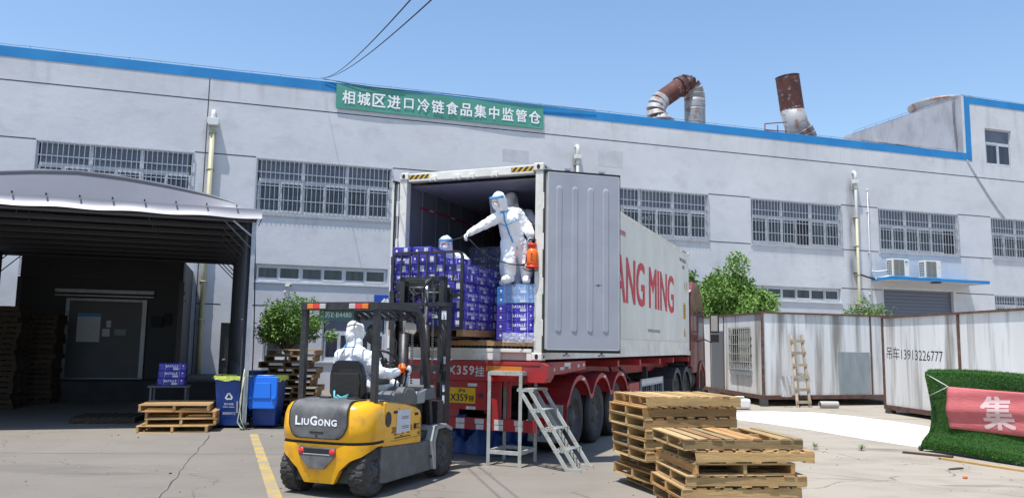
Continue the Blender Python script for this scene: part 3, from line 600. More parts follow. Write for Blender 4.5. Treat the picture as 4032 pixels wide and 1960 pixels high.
lin = MB(); lin.grid(lambda a, b: (lambda p: (max(-CW + .02, min(-.02, p[0])), max(.0, p[1]), p[2] - .07))(rf(a, max(b, .02))), NX, 64); lin.grid(lambda a, b: (-a * CW, CD + .0, 3.98 + (roofz(-a * CW) - 3.98) * b), NX, 4); lin.build('roof_shade_sheet', M_canopy_shade, e)  # near-black sheet added below the fabric to deepen the shade inside
def gable(a, b):
    x = .12 - a * (CW + .24); zt = roofz(min(0, max(-CW, x))); z = 4.26 + (zt - 4.26) * b if zt > 4.26 else zt - (1 - b) * .02
    return (x, -.07 + .10 * b, z)
g.grid(gable, NX, 8); g.grid(lambda a, b: (-a * CW, CD + .02, 3.98 + (roofz(-a * CW) - 3.98) * b), NX, 4)
g.build('roof_fabric', M_canopy, e)
g = MB()
def val(a, b):
    x = .13 - a * (CW + .26); zt = min(4.26, roofz(min(0, max(-CW, x)))); zb = 4.055 + .012 * sin(x * 5); return (x, -.072 - .095 * b ** 1.7 , zt + (zb - zt) * b)
g.grid(val, NX, 8)
g.grid(lambda a, b: (.13, -.15 + a * 1.2, 4.10 - b * .05 - .0), 6, 2)
g.build('valance', M_canopy, e)
g = MB()
for k in range(12): x = -.35 - k * .55; g.box(x - .012, x + .012, -.13, -.085, 4.27, 4.31)
g.build('bolt', M_dark, e)
for x in (0, -CW):
    g = MB(); g.box(x - .04, x + .04, -.04, .04, .12, 4.0); p = g.build('post', M_galv, e)
    g = MB(); g.box(x - .09, x + .09, -.09, .09, .10, .13); g.tube([(x - .03, 0, .06), (x + .03, 0, .06)], .06, 12); g.box(x - .05, x + .05, -.05, .05, .06, .1); g.build('castor', M_grey_steel, p)
    g = MB(); g.beam((x, 0, 3.7), (x + (-.4 if x == 0 else .4), 0, 4.02), .03, .03); g.build('brace', M_galv, p)
nb = 9
for k in range(nb):
    y = .02 + k * (CD - .05) / (nb - 1)
    g = MB(); pts = [(-CW * i / 16, y, roofz(-CW * i / 16) - .05) for i in range(17)]
    for a, b in zip(pts[:-1], pts[1:]): g.beam(a, b, .03, .05)
    g.beam((0, y, 4.02), (-CW, y, 4.02), .035, .05); g.beam((0, y + .4, 4.10), (-CW, y + .4, 4.10), .03, .10)
    for i in (5, 11): x = -CW * i / 16; g.beam((x, y, 4.03), (x, y, roofz(x) - .05), .02, .02)
    for x, s in ((0, -1), (-CW, 1)): g.beam((x, y, 3.45), (x + s * .55, y, 4.0), .025, .025); (k and g.box(x - .03, x + .03, y - .03, y + .03, .1, 4.02))
    g.build('arch_frame', M_framedk, e)
for x in (-.06, -CW + .06):
    g = MB(); n = 96
    def cur(a, b, x=x): return (x + .045 * (1 if int(a * n) % 2 else -1), .05 + a * (CD - .1), .25 + b * 3.85)
    g.grid(cur, n, 2, 0, False); c = g.build('side_curtain', M_curtain, e)
    g = MB()
    for k in range(8): y = .1 + k * 1.05; g.beam((x - .07, y, .3), (x - .07, y + 1.05, 2.1), .03, .03); g.beam((x - .07, y + 1.05, .3), (x - .07, y, 2.1), .03, .03)
    g.build('scissor_brace', M_framedk, c)
g = MB(); g.grid(lambda a, b: (.07 + .05 * sin(3 * b + 1), .02 + .45 * a, .35 + 3.75 * b), 2, 14); g.build('outer_flap', M_canopy, e)
for o_ in e.children_recursive:
    if o_.type == 'MESH':
        for v_ in o_.data.vertices: v_.co.x -= .052 * v_.co.y
# cold store vestibule under the canopy, on the loading platform
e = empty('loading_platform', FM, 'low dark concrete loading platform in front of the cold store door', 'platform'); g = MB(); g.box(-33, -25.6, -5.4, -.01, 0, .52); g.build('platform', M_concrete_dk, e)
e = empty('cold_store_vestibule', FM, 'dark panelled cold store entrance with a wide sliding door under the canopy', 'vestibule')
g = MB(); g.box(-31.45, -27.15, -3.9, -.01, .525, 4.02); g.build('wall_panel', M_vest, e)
g = MB()
for k in range(9): g.box(-31.5, -27.1, -3.96 - .0, -3.905, 3.45 + k * .065, 3.47 + k * .065)
g.box(-31.5, -31.38, -3.95, -3.905, .525, 3.4); g.box(-27.24, -27.1, -3.95, -3.905, .525, 3.4); g.build('trim', M_framedk, e)
d = MB(); d.box(-30.1, -28.2, -4.05, -3.93, .56, 2.74); d = d.build('sliding_door', mat('cold_door', (.095, .098, .11), .5, c2=(.08, .083, .095), scale=2), e)
g = MB(); g.box(-30.2, -30.105, -4.07, -3.91, .53, 2.82); g.box(-28.195, -28.08, -4.07, -3.91, .53, 2.82); g.box(-30.1, -28.2, -4.07, -3.91, 2.75, 2.82); g.box(-30.1, -28.2, -4.07, -3.91, .53, .555); g.build('door_frame', M_bars, d)
g = MB(); g.box(-30.5, -27.9, -4.12, -3.91, 2.98, 3.08); g.box(-30.5, -27.9, -4.10, -3.91, 2.88, 2.92); g.build('door_rail', M_bars, d)
g = MB(); g.box(-29.88, -29.28, -4.056, -4.052, 1.58, 2.40); g.box(-29.88, -29.28, -4.058, -4.057, 2.30, 2.40, 1); g.build('notice', [M_label, M_tape], d)
g = MB(); g.box(-29.22, -29.02, -4.056, -4.052, 1.74, 1.96); g.box(-29.12, -29.0, -4.056, -4.052, 2.0, 2.2); g.box(-28.9, -28.6, -4.056, -4.052, 1.78, 1.95, 1); g.build('sticker', [M_label, M_sheet], d)
g = MB(); g.box(-27.95, -27.62, -4.05, -3.91, 2.05, 2.35); g.box(-27.6, -27.4, -4.02, -3.91, 2.1, 2.45); g.build('control_box', M_dark, e)
# folding table with cartons
TM = TR(-6.98, 16.75, 0) @ RZ(.28)
e = empty('work_table', TM, 'small dark table carrying three blue cartons under the canopy', 'table')
g = MB(); g.box(-.42, .38, -.3, .3, .72, .755); g.build('table_top', M_framedk, e)
for x in (-.36, .3):
    for y in (-.26, .26): g = MB(); g.box(x - .02, x + .02, y - .02, y + .02, 0, .715); g.build('leg', M_framedk, e)

# ================================================================ cartons
def carton_parts(dark=False, wrap=False):
    e = empty('carton'); L, D, H = .455, .298, .132
    g = MB(); g.box(0, L, 0, D, 0, H); b = g.build('box_body', M_boxwrap if wrap else M_box, e, bevel=.004, seg=1)
    g = MB()
    for s in (0, 1):
        M = TR(0, 0, 0) if s == 0 else TR(L, D, 0) @ RZ(pi)
        g.text('BATALLÉ', M @ TR(.215, -.0012, .088), w=.205, h=.054, bold=.024, depth=0)
        g.box(.105, .109, -.0022, -.001, .004, H - .004, 0, M); g.box(.345, .349, -.0022, -.001, .004, H - .004, 0, M)
        ring = [(.052 + .036 * cos(t * pi / 8), -.0015, .088 + .03 * sin(t * pi / 8)) for t in range(16)]
        g.tube([M @ Vector(p) for p in ring], .0016, 4, 1, closed=True); g.box(.028, .076, -.002, -.001, .084, .092, 1, M); g.box(.03, .075, -.002, -.001, .035, .042, 1, M)
        for q in range(4): g.box(.13 + q * .014, .138 + q * .014, -.002, -.001, .022, .029, 1, M)
        g.text('♣', M @ TR(.40, -.0012, .088), h=.034, depth=0)
        for q in range(3): g.box(.375, .425, -.002, -.001, .025 + q * .011, .029 + q * .011, 1, M)
    for s in (0, 1):
        M = TR(L, 0, 0) @ RZ(pi / 2) if s == 0 else TR(0, D, 0) @ RZ(-pi / 2)
        for r in range(6):
            x = .01 + .012 * (r % 2)
            while x < D - .05:
                w = .032; z = .014 + r * .02
                if not (abs(x + w / 2 - .07) < .045 and r in (1, 2, 3, 4)): g.box(x, x + w, -.0018, -.0008, z, z + .0016, 1, M); g.box(x, x + w, -.0018, -.0008, z + .010, z + .0116, 1, M); g.box(x + w, x + w + .0016, -.0018, -.0008, z, z + .0116, 1, M)
                x += .044
        g.text('♣', M @ TR(.07, -.001, .075), h=.04, depth=0); g.box(.045, .095, -.0018, -.0008, .035, .041, 1, M)
    g.build('printed_marks', [M_white, M_boxprint], e)
    g = MB(); g.box(.235, .325, -.0026, -.0015, .012, .05); g.box(.235, .325, -.0026, -.0015, .012, .05, 0, TR(L, D, 0) @ RZ(pi)); g.box(.175, .26, -.0024, -.0015, .03, .118, 0, TR(L, 0, 0) @ RZ(pi / 2)); g.box(.185, .25, -.003, -.0025, .09, .094, 1, TR(L, 0, 0) @ RZ(pi / 2)); g.box(.19, .25, -.0024, -.0015, .03, .118, 0, TR(0, D, 0) @ RZ(-pi / 2))
    g.build('address_label', [M_label, M_greyplas], e)
    return e
CART = carton_parts(); CARTW = carton_parts(wrap=True)
ncart = [0, 0]
def carton(M, label, group, wrap=False):
    src = CARTW if wrap else CART; i = 1 if wrap else 0
    if ncart[i] == 0: src.matrix_world = M; o = src
    else: o = dup(src, M)
    ncart[i] += 1; tag(o, label, 'carton', group); return o
ORD = ['first', 'second', 'third', 'fourth', 'fifth', 'sixth', 'seventh', 'eighth', 'ninth', 'tenth', 'eleventh', 'twelfth', 'thirteenth', 'fourteenth', 'fifteenth', 'sixteenth', 'seventeenth', 'eighteenth', 'nineteenth', 'twentieth']
for k, nm in enumerate(['bottom', 'middle', 'top']):
    carton(TM @ TR(-.26 + random.uniform(-.01, .01) + .01 * k, -.16, .757 + k * .15) @ RZ(random.uniform(-.04, .04)) @ Matrix.Diagonal((1.15, 1.1, 1.1, 1)), nm + ' one of three blue cartons on the small table under the canopy', 'cartons on the small table')

# ================================================================ pallets
PL, PD, PH = 1.22, 1.02, .122
def pallet_src(name='wooden_pallet', broken=0, parts=True, seed=1):
    """origin at a bottom corner; stringers run along local x, boards along y"""
    R_ = random.Random(seed); e = empty(name) if parts else None; G = MB()
    def put(nm, g, m):
        if parts: g.build(nm, m, e)
    def board(x0, x1, y0, y1, z0, z1, nm, m, mi):
        g = MB() if parts else G
        jx = lambda: R_.uniform(-.006, .006); jz = lambda: R_.uniform(-.0025, .0025)
        v = [(x + jx(), y + jx() * .6, z + jz()) for z in (z0, z1) for y in (y0, y1) for x in (x0, x1)]
        g.add(v, [(0, 2, 3, 1), (4, 5, 7, 6), (0, 1, 5, 4), (2, 6, 7, 3), (0, 4, 6, 2), (1, 3, 7, 5)], 0 if parts else mi)
        if parts: g.build(nm, m, e)
    n = 9; w = .098
    for i in range(n):
        x = i * (PL - w) / (n - 1) + R_.uniform(-.008, .008) * (0 < i < n - 1)
        if broken and i == broken: continue
        board(x, x + w * R_.uniform(.9, 1.03), R_.uniform(-.012, .006), PD + R_.uniform(-.006, .012), PH - .017, PH, 'deck_board', M_woodY, 1)
    for y in (0.0, PD / 2 - .019, PD - .038): board(0, PL, y, y + .038, .0165, PH - .0175, 'stringer', M_wood, 0)
    for i, x in enumerate((0, .29, .56, .83, PL - w)): board(x, x + w, 0, PD, 0, .016, 'bottom_board', M_woodY, 1)
    if not parts: return G.build(name, [M_wood, M_woodY])
    return e
PS = [pallet_src(seed=3), pallet_src(seed=5), pallet_src(seed=8, broken=6)]
PF = pallet_src(parts=False, seed=4)
PF.data.materials.clear(); PF.data.materials.append(M_woodmid); PF.data.materials.append(M_woodmid)
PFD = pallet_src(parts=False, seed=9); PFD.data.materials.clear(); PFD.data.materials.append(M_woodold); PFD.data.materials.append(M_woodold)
used = {}
def pallet(M, label, group, src=None, full=True):
    s = src if src is not None else (random.choice(PS) if full else PF)
    if s.name not in used: used[s.name] = 1; s.matrix_world = M; o = s
    else: o = dup(s, M)
    tag(o, label, 'pallet', group); return o
def pile(org, ang, n, ph, desc, group, full=True, rot90=(), jit=.03, src=None, shifts={}, sy=1):
    B = TR(org[0], org[1], 0) @ RZ(ang)
    for k in range(n):
        top = n - 1 - k; M = B @ TR(random.uniform(-jit, jit), random.uniform(-jit, jit), k * ph) @ RZ(random.uniform(-.03, .03))
        if k in shifts: dx, dy, da = shifts[k]; M = B @ TR(dx, dy, k * ph) @ RZ(da)
        if k in rot90: M = B @ TR(1.12, -.02, k * ph) @ RZ(pi / 2)
        M = M @ Matrix.Diagonal((1, sy, ph / PH * .985, 1))
        nm = 'topmost' if top == 0 else 'bottom' if k == 0 else ORD[top] + ' from the top'
        pallet(M, nm + ' pallet of ' + desc, group, src, full)
pile((1.60, 9.42), .27, 9, .1244, 'the taller stack behind in the foreground', 'taller foreground pallet stack', shifts={2: (.14, .05, .03), 0: (.20, .08, -.02), 1: (.06, .0, .06), 5: (-.02, 0, .0), 7: (-.04, .02, .01), 8: (0, 0, 0)})
pile((1.70, 7.93), .13, 7, .117, 'the lower stack nearest the camera', 'lower foreground pallet stack', rot90=(4,), shifts={6: (0, 0, 0), 5: (.11, -.05, .02), 3: (.02, 0, -.02)})
pile((-5.55, 15.12), .23 + pi / 2, 4, .124, 'the small stack left of the bins', 'small pallet stack by the bins', sy=1.2, shifts={0: (-.06, .03, 0), 1: (.04, -.10, .02), 2: (.05, -.08, -.01), 3: (.05, .03, .03)})
pile((-4.12, 17.0), .12 + pi / 2, 12, .126, 'the tall rough stack under the bush', 'pallet stack by the bush', full=False, jit=.11, src=PF)
pile((-4.35, 16.0), .35, 3, .12, 'the low stack behind the forklift', 'low stack behind the forklift', full=False, jit=.06, src=PF)
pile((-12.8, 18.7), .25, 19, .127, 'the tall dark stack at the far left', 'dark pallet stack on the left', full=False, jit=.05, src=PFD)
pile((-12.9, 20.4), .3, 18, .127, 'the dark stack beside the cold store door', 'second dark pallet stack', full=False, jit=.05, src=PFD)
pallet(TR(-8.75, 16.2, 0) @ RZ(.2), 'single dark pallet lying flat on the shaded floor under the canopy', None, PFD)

# ================================================================ waste bins
def bin_(M, label, lid, text=None, bag=True, scale=1):
    e = empty('waste_bin', M, label, 'waste bin', 'blue wheeled bins')
    g = MB(); W0, W1, D0, D1, H = .21, .275, .22, .33, .98
    lo = [(-W0, -D0), (W0, -D0), (W0, D0), (-W0, D0)]; hi = [(-W1, -D1), (W1, -D1), (W1, D1), (-W1, D1)]
    g.add([(x, y, .05) for x, y in lo] + [(x, y, H) for x, y in hi], [(3, 2, 1, 0), (0, 1, 5, 4), (1, 2, 6, 5), (2, 3, 7, 6), (3, 0, 4, 7)])
    g.box(-W1 - .02, W1 + .02, -D1 - .02, -D1 + .02, H - .06, H); g.box(-W1 - .02, W1 + .02, D1 - .02, D1 + .02, H - .06, H); g.box(-W1 - .02, -W1 + .01, -D1 + .02, D1 - .02, H - .06, H); g.box(W1 - .01, W1 + .02, -D1 + .02, D1 - .02, H - .06, H)
    g.build('body', M_bin, e, bevel=.012)
    for s in (-1, 1):
        g = MB(); g.tube([(s * .235, .22, .10), (s * .285, .22, .10)], .1, 18); w = g.build('wheel', M_tyre, e); g = MB(); g.tube([(s * .284, .22, .10), (s * .29, .22, .10)], .05, 12); g.build('hub', M_greyplas, w)
    if lid == 'front':       # lid hanging open over the front
        g = MB(); M2 = TR(0, -D1 - .03, H) @ RX(-.06)
        g.prism([(-.27, .02), (.27, .02), (.28, -.04), (.285, -.50), (.25, -.60), (-.25, -.60), (-.285, -.50), (-.28, -.04)], -.05, -.0, 0, M2)
        l = g.build('lid', M_binlid, e, bevel=.02); g = MB(); g.prism([(-.15, -.10), (.15, -.10), (.17, -.40), (-.17, -.40)], -.072, -.052, 0, M2); g.tube([(-.2, -D1 - .04, H + .03), (.2, -D1 - .04, H + .03)], .025, 8); g.box(-.26, -.19, -.09, -.052, -.42, -.36, 0, M2); g.box(.19, .26, -.09, -.052, -.42, -.36, 0, M2); g.build('lid_recess', M_binlid, l, bevel=.01)
    elif lid == 'back':
        g = MB(); M2 = TR(0, D1 + .05, H) @ RX(.1); g.box(-.27, .27, 0, .04, -.62, .02, 0, M2); g.build('lid', M_bin, e, bevel=.02)
    else:
        g = MB(); g.add([(-.29, -.36, H), (.29, -.36, H), (.29, .36, H), (-.29, .36, H), (-.25, -.28, H + .07), (.25, -.28, H + .07), (.25, .3, H + .07), (-.25, .3, H + .07)], [(0, 1, 5, 4), (1, 2, 6, 5), (2, 3, 7, 6), (3, 0, 4, 7), (4, 5, 6, 7)]); g.build('lid', M_bin, e, bevel=.01)
    if bag:
        g = MB(); n = 48
        def bg_(a, b):
            t = 2 * pi * a; cx, cy = cos(t), sin(t); m = 1 / max(abs(cx) / (W1 + .028), abs(cy) / (D1 + .028)); wob = .008 * sin(17 * t) + .006 * sin(29 * t)
            return (cx * m * (1 + wob * 2), cy * m * (1 + wob * 2), H + .025 - b * (.07 + .035 * (1 + sin(7 * t + 1)) * .5) + (0 if b else .0))
        g.grid(bg_, n, 3); g.grid(lambda a, b: (lambda p: (p[0] * (1 - .15 * b), p[1] * (1 - .15 * b), p[2] - .05 * b))(bg_(a, 0)), n, 2); g.build('bin_bag', M_bag, e)
    if text:
        sl_ = (D1 - D0) / (H - .05); M2 = TR(0, -D0 - .004, .05) @ RX(math.atan(sl_)) ; g = MB()
        # recycling triangle of three bent bars
        c = (0, .56); R3 = .085
        tri = [(c[0] + R3 * sin(2 * pi * k / 3), c[1] + R3 * cos(2 * pi * k / 3)) for k in range(3)]
        for k in range(3):
            a, b = Vector(tri[k]), Vector(tri[(k + 1) % 3]); p = a.lerp(b, .08); q = a.lerp(b, .70); d_ = (q - p).normalized(); nn = Vector((-d_.y, d_.x)) * .013
            P = [p + nn, p - nn, q - nn, q - nn * 2.0, q + d_ * .032, q + nn * 2.0, q + nn]
            g.add([M2 @ Vector((v.x, -.004, v.y)) for v in P], [tuple(range(7))])
        g.text('其它垃圾', M2 @ TR(0, -.003, .42), h=.042, bold=.01); g.text('Other waste', M2 @ TR(0, -.003, .365), h=.030, bold=.008); g.text('度假区环卫', M2 @ TR(.01, -.003, .24), h=.046, bold=.015)
        g.build('lettering', M_white, e)
    return e
bin_(TR(-5.47, 16.05, 0) @ RZ(.08), 'blue bin with white recycling symbol and yellow green bag left of the canopy post', 'back', text=True)
bin_(TR(-4.80, 16.15, 0) @ RZ(.02), 'blue bin with its bright lid hanging open right of the canopy post', 'front')
b3 = bin_(TR(-5.42, 17.6, 0) @ RZ(.1), 'closed dark blue bin behind the canopy post', 'closed', bag=False)
g = MB(); g.text('♺', TR(0, -.315, .72), h=.09, bold=.01); g.build('symbol', M_white, b3)
e = empty('barrier_cord', None, 'pale cord tied down the canopy post beside the bin', 'cord'); g = MB(); g.tube([(-5.10, 15.55, 1.15), (-5.12, 15.53, .9), (-5.13, 15.52, .5), (-5.14, 15.5, .35), (-5.17, 15.5, .15), (-5.1, 15.5, .05), (-5.05, 15.48, .03)], .012, 6); g.tube([(-5.09, 15.53, 1.0), (-5.15, 15.52, .55), (-5.11, 15.5, .2), (-5.0, 15.45, .02)], .008, 6); g.build('cord', mat('pale_cord', (.50, .52, .38), .7), e)

# ================================================================ plants
def leafy(g, c, L, W_, n, droop, R_, mi=0):
    for _ in range(n):
        pass
def tree(name, label, cat, base, center, rad, nleaf, L, W_, m, droop=.5, seed=1, clumps=60, trunk_r=.06, group=None, lower=0, sub=.34):
    R_ = random.Random(seed); e = empty(name, base, label, cat, group); c = Vector(center) - Vector(base)
    cl = []
    tries = 0
    while len(cl) < clumps and tries < 5000:
        tries += 1
        p = Vector([R_.gauss(0, 1) for _ in range(3)]).normalized() * (R_.random() ** .4)
        if p.z < lower: continue
        q = Vector((p.x * rad[0], p.y * rad[1], p.z * rad[2])); nn = noise.noise(p * 2.1 + Vector((seed, 0, 0)))
        q *= 1 + .75 * nn; cl.append((c + q, R_.uniform(.6, 1.25) * sub))
    g = MB(); per = nleaf // len(cl)
    for q, s in cl:
        for _ in range(per):
            d = Vector([R_.gauss(0, 1) for _ in range(3)]).normalized(); p = q + d * s * (R_.random() ** .5)
            out = (p - c).normalized() * .6 + Vector([R_.gauss(0, 1) for _ in range(3)]).normalized(); out.z -= droop * R_.random() * 1.6; out.normalize()
            sd_ = out.cross(Vector([R_.gauss(0, 1) for _ in range(3)])).normalized(); nrm = out.cross(sd_); l = L * R_.uniform(.6, 1.25); w = W_ * R_.uniform(.7, 1.2)
            a = p; b = p + out * l * .45 + sd_ * w * .5 + nrm * l * .05; d2 = p + out * l * .45 - sd_ * w * .5 + nrm * l * .05; t = p + out * l - nrm * l * .12; mid = p + out * l * .45 - nrm * l * .03
            g.add([a, b, t, d2, mid], [(0, 1, 4), (1, 2, 4), (2, 3, 4), (3, 0, 4)])
    g.build('crown', m, e)
    g = MB(); z0 = c.z - rad[2] * .3
    g.tube([(0, 0, 0), (.03, 0, z0 * .5), (c.x * .5, c.y * .5, z0), tuple(c)], [trunk_r, trunk_r * .8, trunk_r * .6, trunk_r * .3], 8)
    for q, s in cl[::2]:
        st = Vector((c.x * .5, c.y * .5, z0)) * R_.uniform(.85, 1.0); md = st.lerp(q, .5) + Vector((0, 0, .06)); g.tube([st, md, q], [trunk_r * .45, trunk_r * .28, trunk_r * .1], 5)
    g.build('trunk', M_bark, e); return e
tree('leafy_bush', 'round leafy green bush between the canopy and the forklift', 'bush', (-6.6, 23.6, 0), (-6.50, 23.6, 1.80), (1.02, .85, .92), 12000, .115, .045, M_leaf2, .35, 3, 95, .05, sub=.27)
tree('camphor_tree', 'bushy bright green tree rising behind the stained white cabin', 'tree', (8.0, 30.4, 0), (8.05, 30.4, 2.75), (1.62, 1.35, 1.70), 42000, .185, .078, M_leaf2, .9, 5, 130, .12, sub=.42)
tree('sparse_shrub', 'small sparse shrub behind the cabin near the drainpipe', 'shrub', (13.7, 31, 0), (13.75, 31, 3.0), (.95, .6, .50), 650, .16, .05, M_leaf, .4, 9, 30, .05, sub=.3)

# ================================================================ site cabins
def cabin(name, label, foot, z0, z1, posts_split, mtop=.07, lean=0):
    """foot: corners listed so that foot[0]-foot[1] and foot[1]-foot[2] are the seen faces"""
    e = empty(name, (foot[1][0], foot[1][1], 0), label, 'site cabin', 'old site cabins'); O = Vector((foot[1][0], foot[1][1], 0))
    P = [Vector((x, y, 0)) - O for x, y in foot]
    g = MB(); n = len(P)
    g.add([(p.x, p.y, z0 + .1) for p in P] + [(p.x, p.y, z1 - .05) for p in P], [tuple(range(n)), tuple(reversed(range(n, 2 * n)))] + [(i, i + n, (i + 1) % n + n, (i + 1) % n) for i in range(n)])
    g.build('wall_panel', M_cabin, e)
    g = MB(); t = .05
    for i in range(n):
        a, b = P[i], P[(i + 1) % n]; g.beam((a.x, a.y, z0 + .06), (b.x, b.y, z0 + .06), .10, .12); g.beam((a.x, a.y, z1 - .03), (b.x, b.y, z1 - .03), .10, .05)
        g.box(a.x - .036, a.x + .036, a.y - .036, a.y + .036, z0, z1)
    for i, fr in posts_split:
        q = P[i].lerp(P[i + 1], fr); g.box(q.x - .024, q.x + .024, q.y - .024, q.y + .024, z0, z1)
    g.build('rusty_frame', M_rust, e)
    for i in range(n): g = MB(); q = P[i] * .93; g.box(q.x - .1, q.x + .1, q.y - .1, q.y + .1, 0, z0); g.build('foot_block', M_concrete_dk, e)
    return e, P, O
c0, c1, c2 = (6.93, 29.4), (7.5, 23.96), (12.9, 25.75)
ea, PA, OA = cabin('site_cabin', 'stained white site cabin with a barred window and an open doorway beside the truck', [c0, c1, c2, (12.3, 31.2)], .2, 2.79, [(0, .43), (0, .2), (1, .70)])
dirL = (Vector(c0) - Vector(c1)).normalized(); MA = TR(0, 0, 0) @ RZ(atan2(-dirL.y, -dirL.x))       # local x from far-left to the corner, -y outward?
def on(e, P0, P1, s): # matrix on a wall: x from P0 to P1, -y outward to the viewer
    d = (P1 - P0).normalized(); return TR(P0.x, P0.y, 0) @ RZ(atan2(d.y, d.x))
Lf = on(ea, PA[0], PA[1], 1); Ln = (PA[1] - PA[0]).length
g = MB(); s = Ln
g.box(s - 2.30, s - .90, -.035, -.006, .95 + .25, 2.30, 0, Lf); w = g.build('window', M_void, ea)
g = MB(); g.box(s - 1.7, s - .95, -.045, -.036, 1.25, 2.25, 0, Lf); g.build('plastic_sheet', M_acgr, w)
g = MB()
for k in range(11): x = s - 2.48 + k * .17; g.box(x, x + .022, -.10, -.08, 1.0, 2.36, 0, Lf)
for z in (1.02, 1.25, 1.5, 1.8, 2.1, 2.32): g.box(s - 2.52, s - .72, -.09, -.07, z, z + .022, 0, Lf)
g.box(s - 2.5, s - 2.38, -.06, -.01, .95, 2.3, 0, Lf); g.build('security_grille', M_ladder, w)
g = MB(); g.box(s - 2.45, s - .8, -.08, -.006, .86, 1.02, 0, Lf); g.build('sill', M_sheet, w)
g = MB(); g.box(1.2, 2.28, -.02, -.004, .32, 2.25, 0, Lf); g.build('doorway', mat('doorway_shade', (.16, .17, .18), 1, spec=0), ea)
g = MB(); g.box(.18, .30, -.95, -.9, .3, 2.25, 0, Lf); g.build('open_door', M_cabin, ea)
Rf = on(ea, PA[1], PA[2], 1)
g = MB(); g.box(2.72, 3.9 - .0, -.03, -.003, .38, 1.62, 0, Rf); g.build('patch_board', M_sheet, ea)
d0, d1, d2, d3 = (10.33, 22.3), (10.62, 18.9), (10.72, 15.6), (13.0, 15.9)
eb, PB, OB = cabin('site_cabin', 'stained white site cabin with handwritten black numbers behind the artificial grass', [d0, (10.60, 19.0), (10.75, 15.4), (13.1, 15.6), (12.8, 22.6)], .10, 2.62, [])
Bf = on(eb, PB[0], PB[1], 1)
g = MB(); g.text('吊车13913226777', Bf @ TR(1.40, .001, 1.60) @ RY(.02), w=2.5, h=.34, bold=.0); g.build('handwriting', M_print_blk, eb)
# things by the cabins
M_lw = mat('grey_timber', (.42, .34, .24), .85, c2=(.32, .26, .19), scale=6, vary=.15)
def ladder(P, Q, w, n, label):
    e = empty('wooden_ladder', P, label, 'ladder'); P = Vector(P); Q = Vector(Q); d = Q - P; sd_ = Vector((.95, .31, 0))
    for s in (-1, 1): g = MB(); g.beam(sd_ * s * w / 2, d + sd_ * s * w * .42, .07, .05); g.build('rail', M_lw, e)
    for k in range(n): c = d * ((k + .45) / n); g = MB(); g.beam(c - sd_ * w * .58 + Vector((0, -.05, 0)), c + sd_ * w * .58 + Vector((0, -.05, 0)), .03, .085); g.build('rung', M_lw, e)
ladder((8.58, 23.68, 0), (8.60, 24.22, 2.12), .44, 6, 'rough wooden ladder leaning on the stained white cabin')
e = empty('plastic_drum', (6.40, 22.6, 0), 'white plastic canister lying behind the taller pallet stack', 'canister'); g = MB(); g.box(-.28, .28, -.14, .14, .02, .30); g.build('body', M_pvc, e, bevel=.06, seg=3); g = MB(); g.tube([(-.12, 0, .30), (-.12, 0, .35), (.12, 0, .35), (.12, 0, .30)], .02, 8); g.build('handle', M_pvc, e)
e = empty('pipe_offcut', (9.28, 23.6, 0), 'short grey pipe lying on the ground near the ladder', 'pipe'); g = MB(); n = 20
g.tube([(-.27, 0, .1), (.27, .05, .1)], .1, n, cap=False); g.tube([(.27, .05, .1), (-.27, 0, .1)], .085, n, cap=False); g.build('pipe', mat('concrete_pipe', (.40, .39, .36), .8), e)
e = empty('foil_bundle', (8.12, 23.85, 0), 'crumpled silver foil bundle hanging at the cabin wall', 'foil'); g = MB(); g.grid(lambda a, b: (-.17 + .34 * a, -.08 - .07 * sin(pi * a) - .03 * sin(11 * a + 5 * b), .3 + .6 * b), 16, 10); g.build('foil', mat('foil', (.6, .6, .6), .3, metal=.6, bump=1, bscale=12), e)

# ================================================================ artificial grass barrier with banner
TB = Vector((7.28, 14.08, 0)); tdir = Vector((.36, -.93, 0)).normalized(); TMx = TR(TB.x, TB.y, 0) @ RZ(atan2(tdir.y, tdir.x))   # x along, -y towards the viewer's left
e = empty('grass_barrier', TMx, 'portable barrier covered in green artificial grass with a red banner hung on it', 'barrier')
prof = [(.14, 1.31), (.10, 1.36), (.02, 1.37), (-.05, 1.33), (-.07, 1.26), (-.075, 1.0), (-.085, .7), (-.11, .45), (-.14, .32), (-.20, .25), (-.26, .18), (-.28, .10), (-.25, .03)]
LT = 5.2
def tf(a, b):
    t = b * (len(prof) - 1); i = min(int(t), len(prof) - 2); f = t - i; y = prof[i][0] * (1 - f) + prof[i + 1][0] * f; z = prof[i][1] * (1 - f) + prof[i + 1][1] * f
    x = a * LT; return (x + .10 * sin(pi * min(1, z / 1.3)) * (1 - 2 * a) * (a < .02 or a > .98), y + .02 * sin(x * 3 + z * 4), z + .02 * sin(x * 2.1))
g = MB(); g.grid(tf, 60, 36); g.grid(lambda a, b: (LT * a, .16, .1 + 1.2 * b), 4, 2); g.build('turf_backing', M_turf, e)
g = MB(); R_ = random.Random(4)
for _ in range(26000):
    a, b = R_.random() * .8, R_.random(); p = Vector(tf(a, b)); q = Vector(tf(a, min(1, b + .01))); tz = (q - p).normalized(); n_ = Vector((1, 0, 0)).cross(tz); n_ = -n_ if n_.y > 0 and b > .2 else n_
    if n_.y > .3 and b > .15: n_ = -n_
    if b <= .15 and n_.z < 0: n_ = -n_
    d = (n_ + Vector((R_.gauss(0, .5), R_.gauss(0, .3), R_.gauss(0, .4)))).normalized() * R_.uniform(.02, .042); w = Vector((R_.uniform(-1, 1), 0, R_.uniform(-1, 1))).normalized() * .0035
    g.add([p - w, p + w, p + d], [(0, 1, 2)])
tag(g.build('grass_pile', M_blade, e), kind='stuff')
g = MB()
for x in (.05, 1.75, 3.45, 5.1): g.box(x - .03, x + .03, .05, .12, .08, 1.3); g.beam((x, .1, .1), (x, -.2, .08), .05, .05)
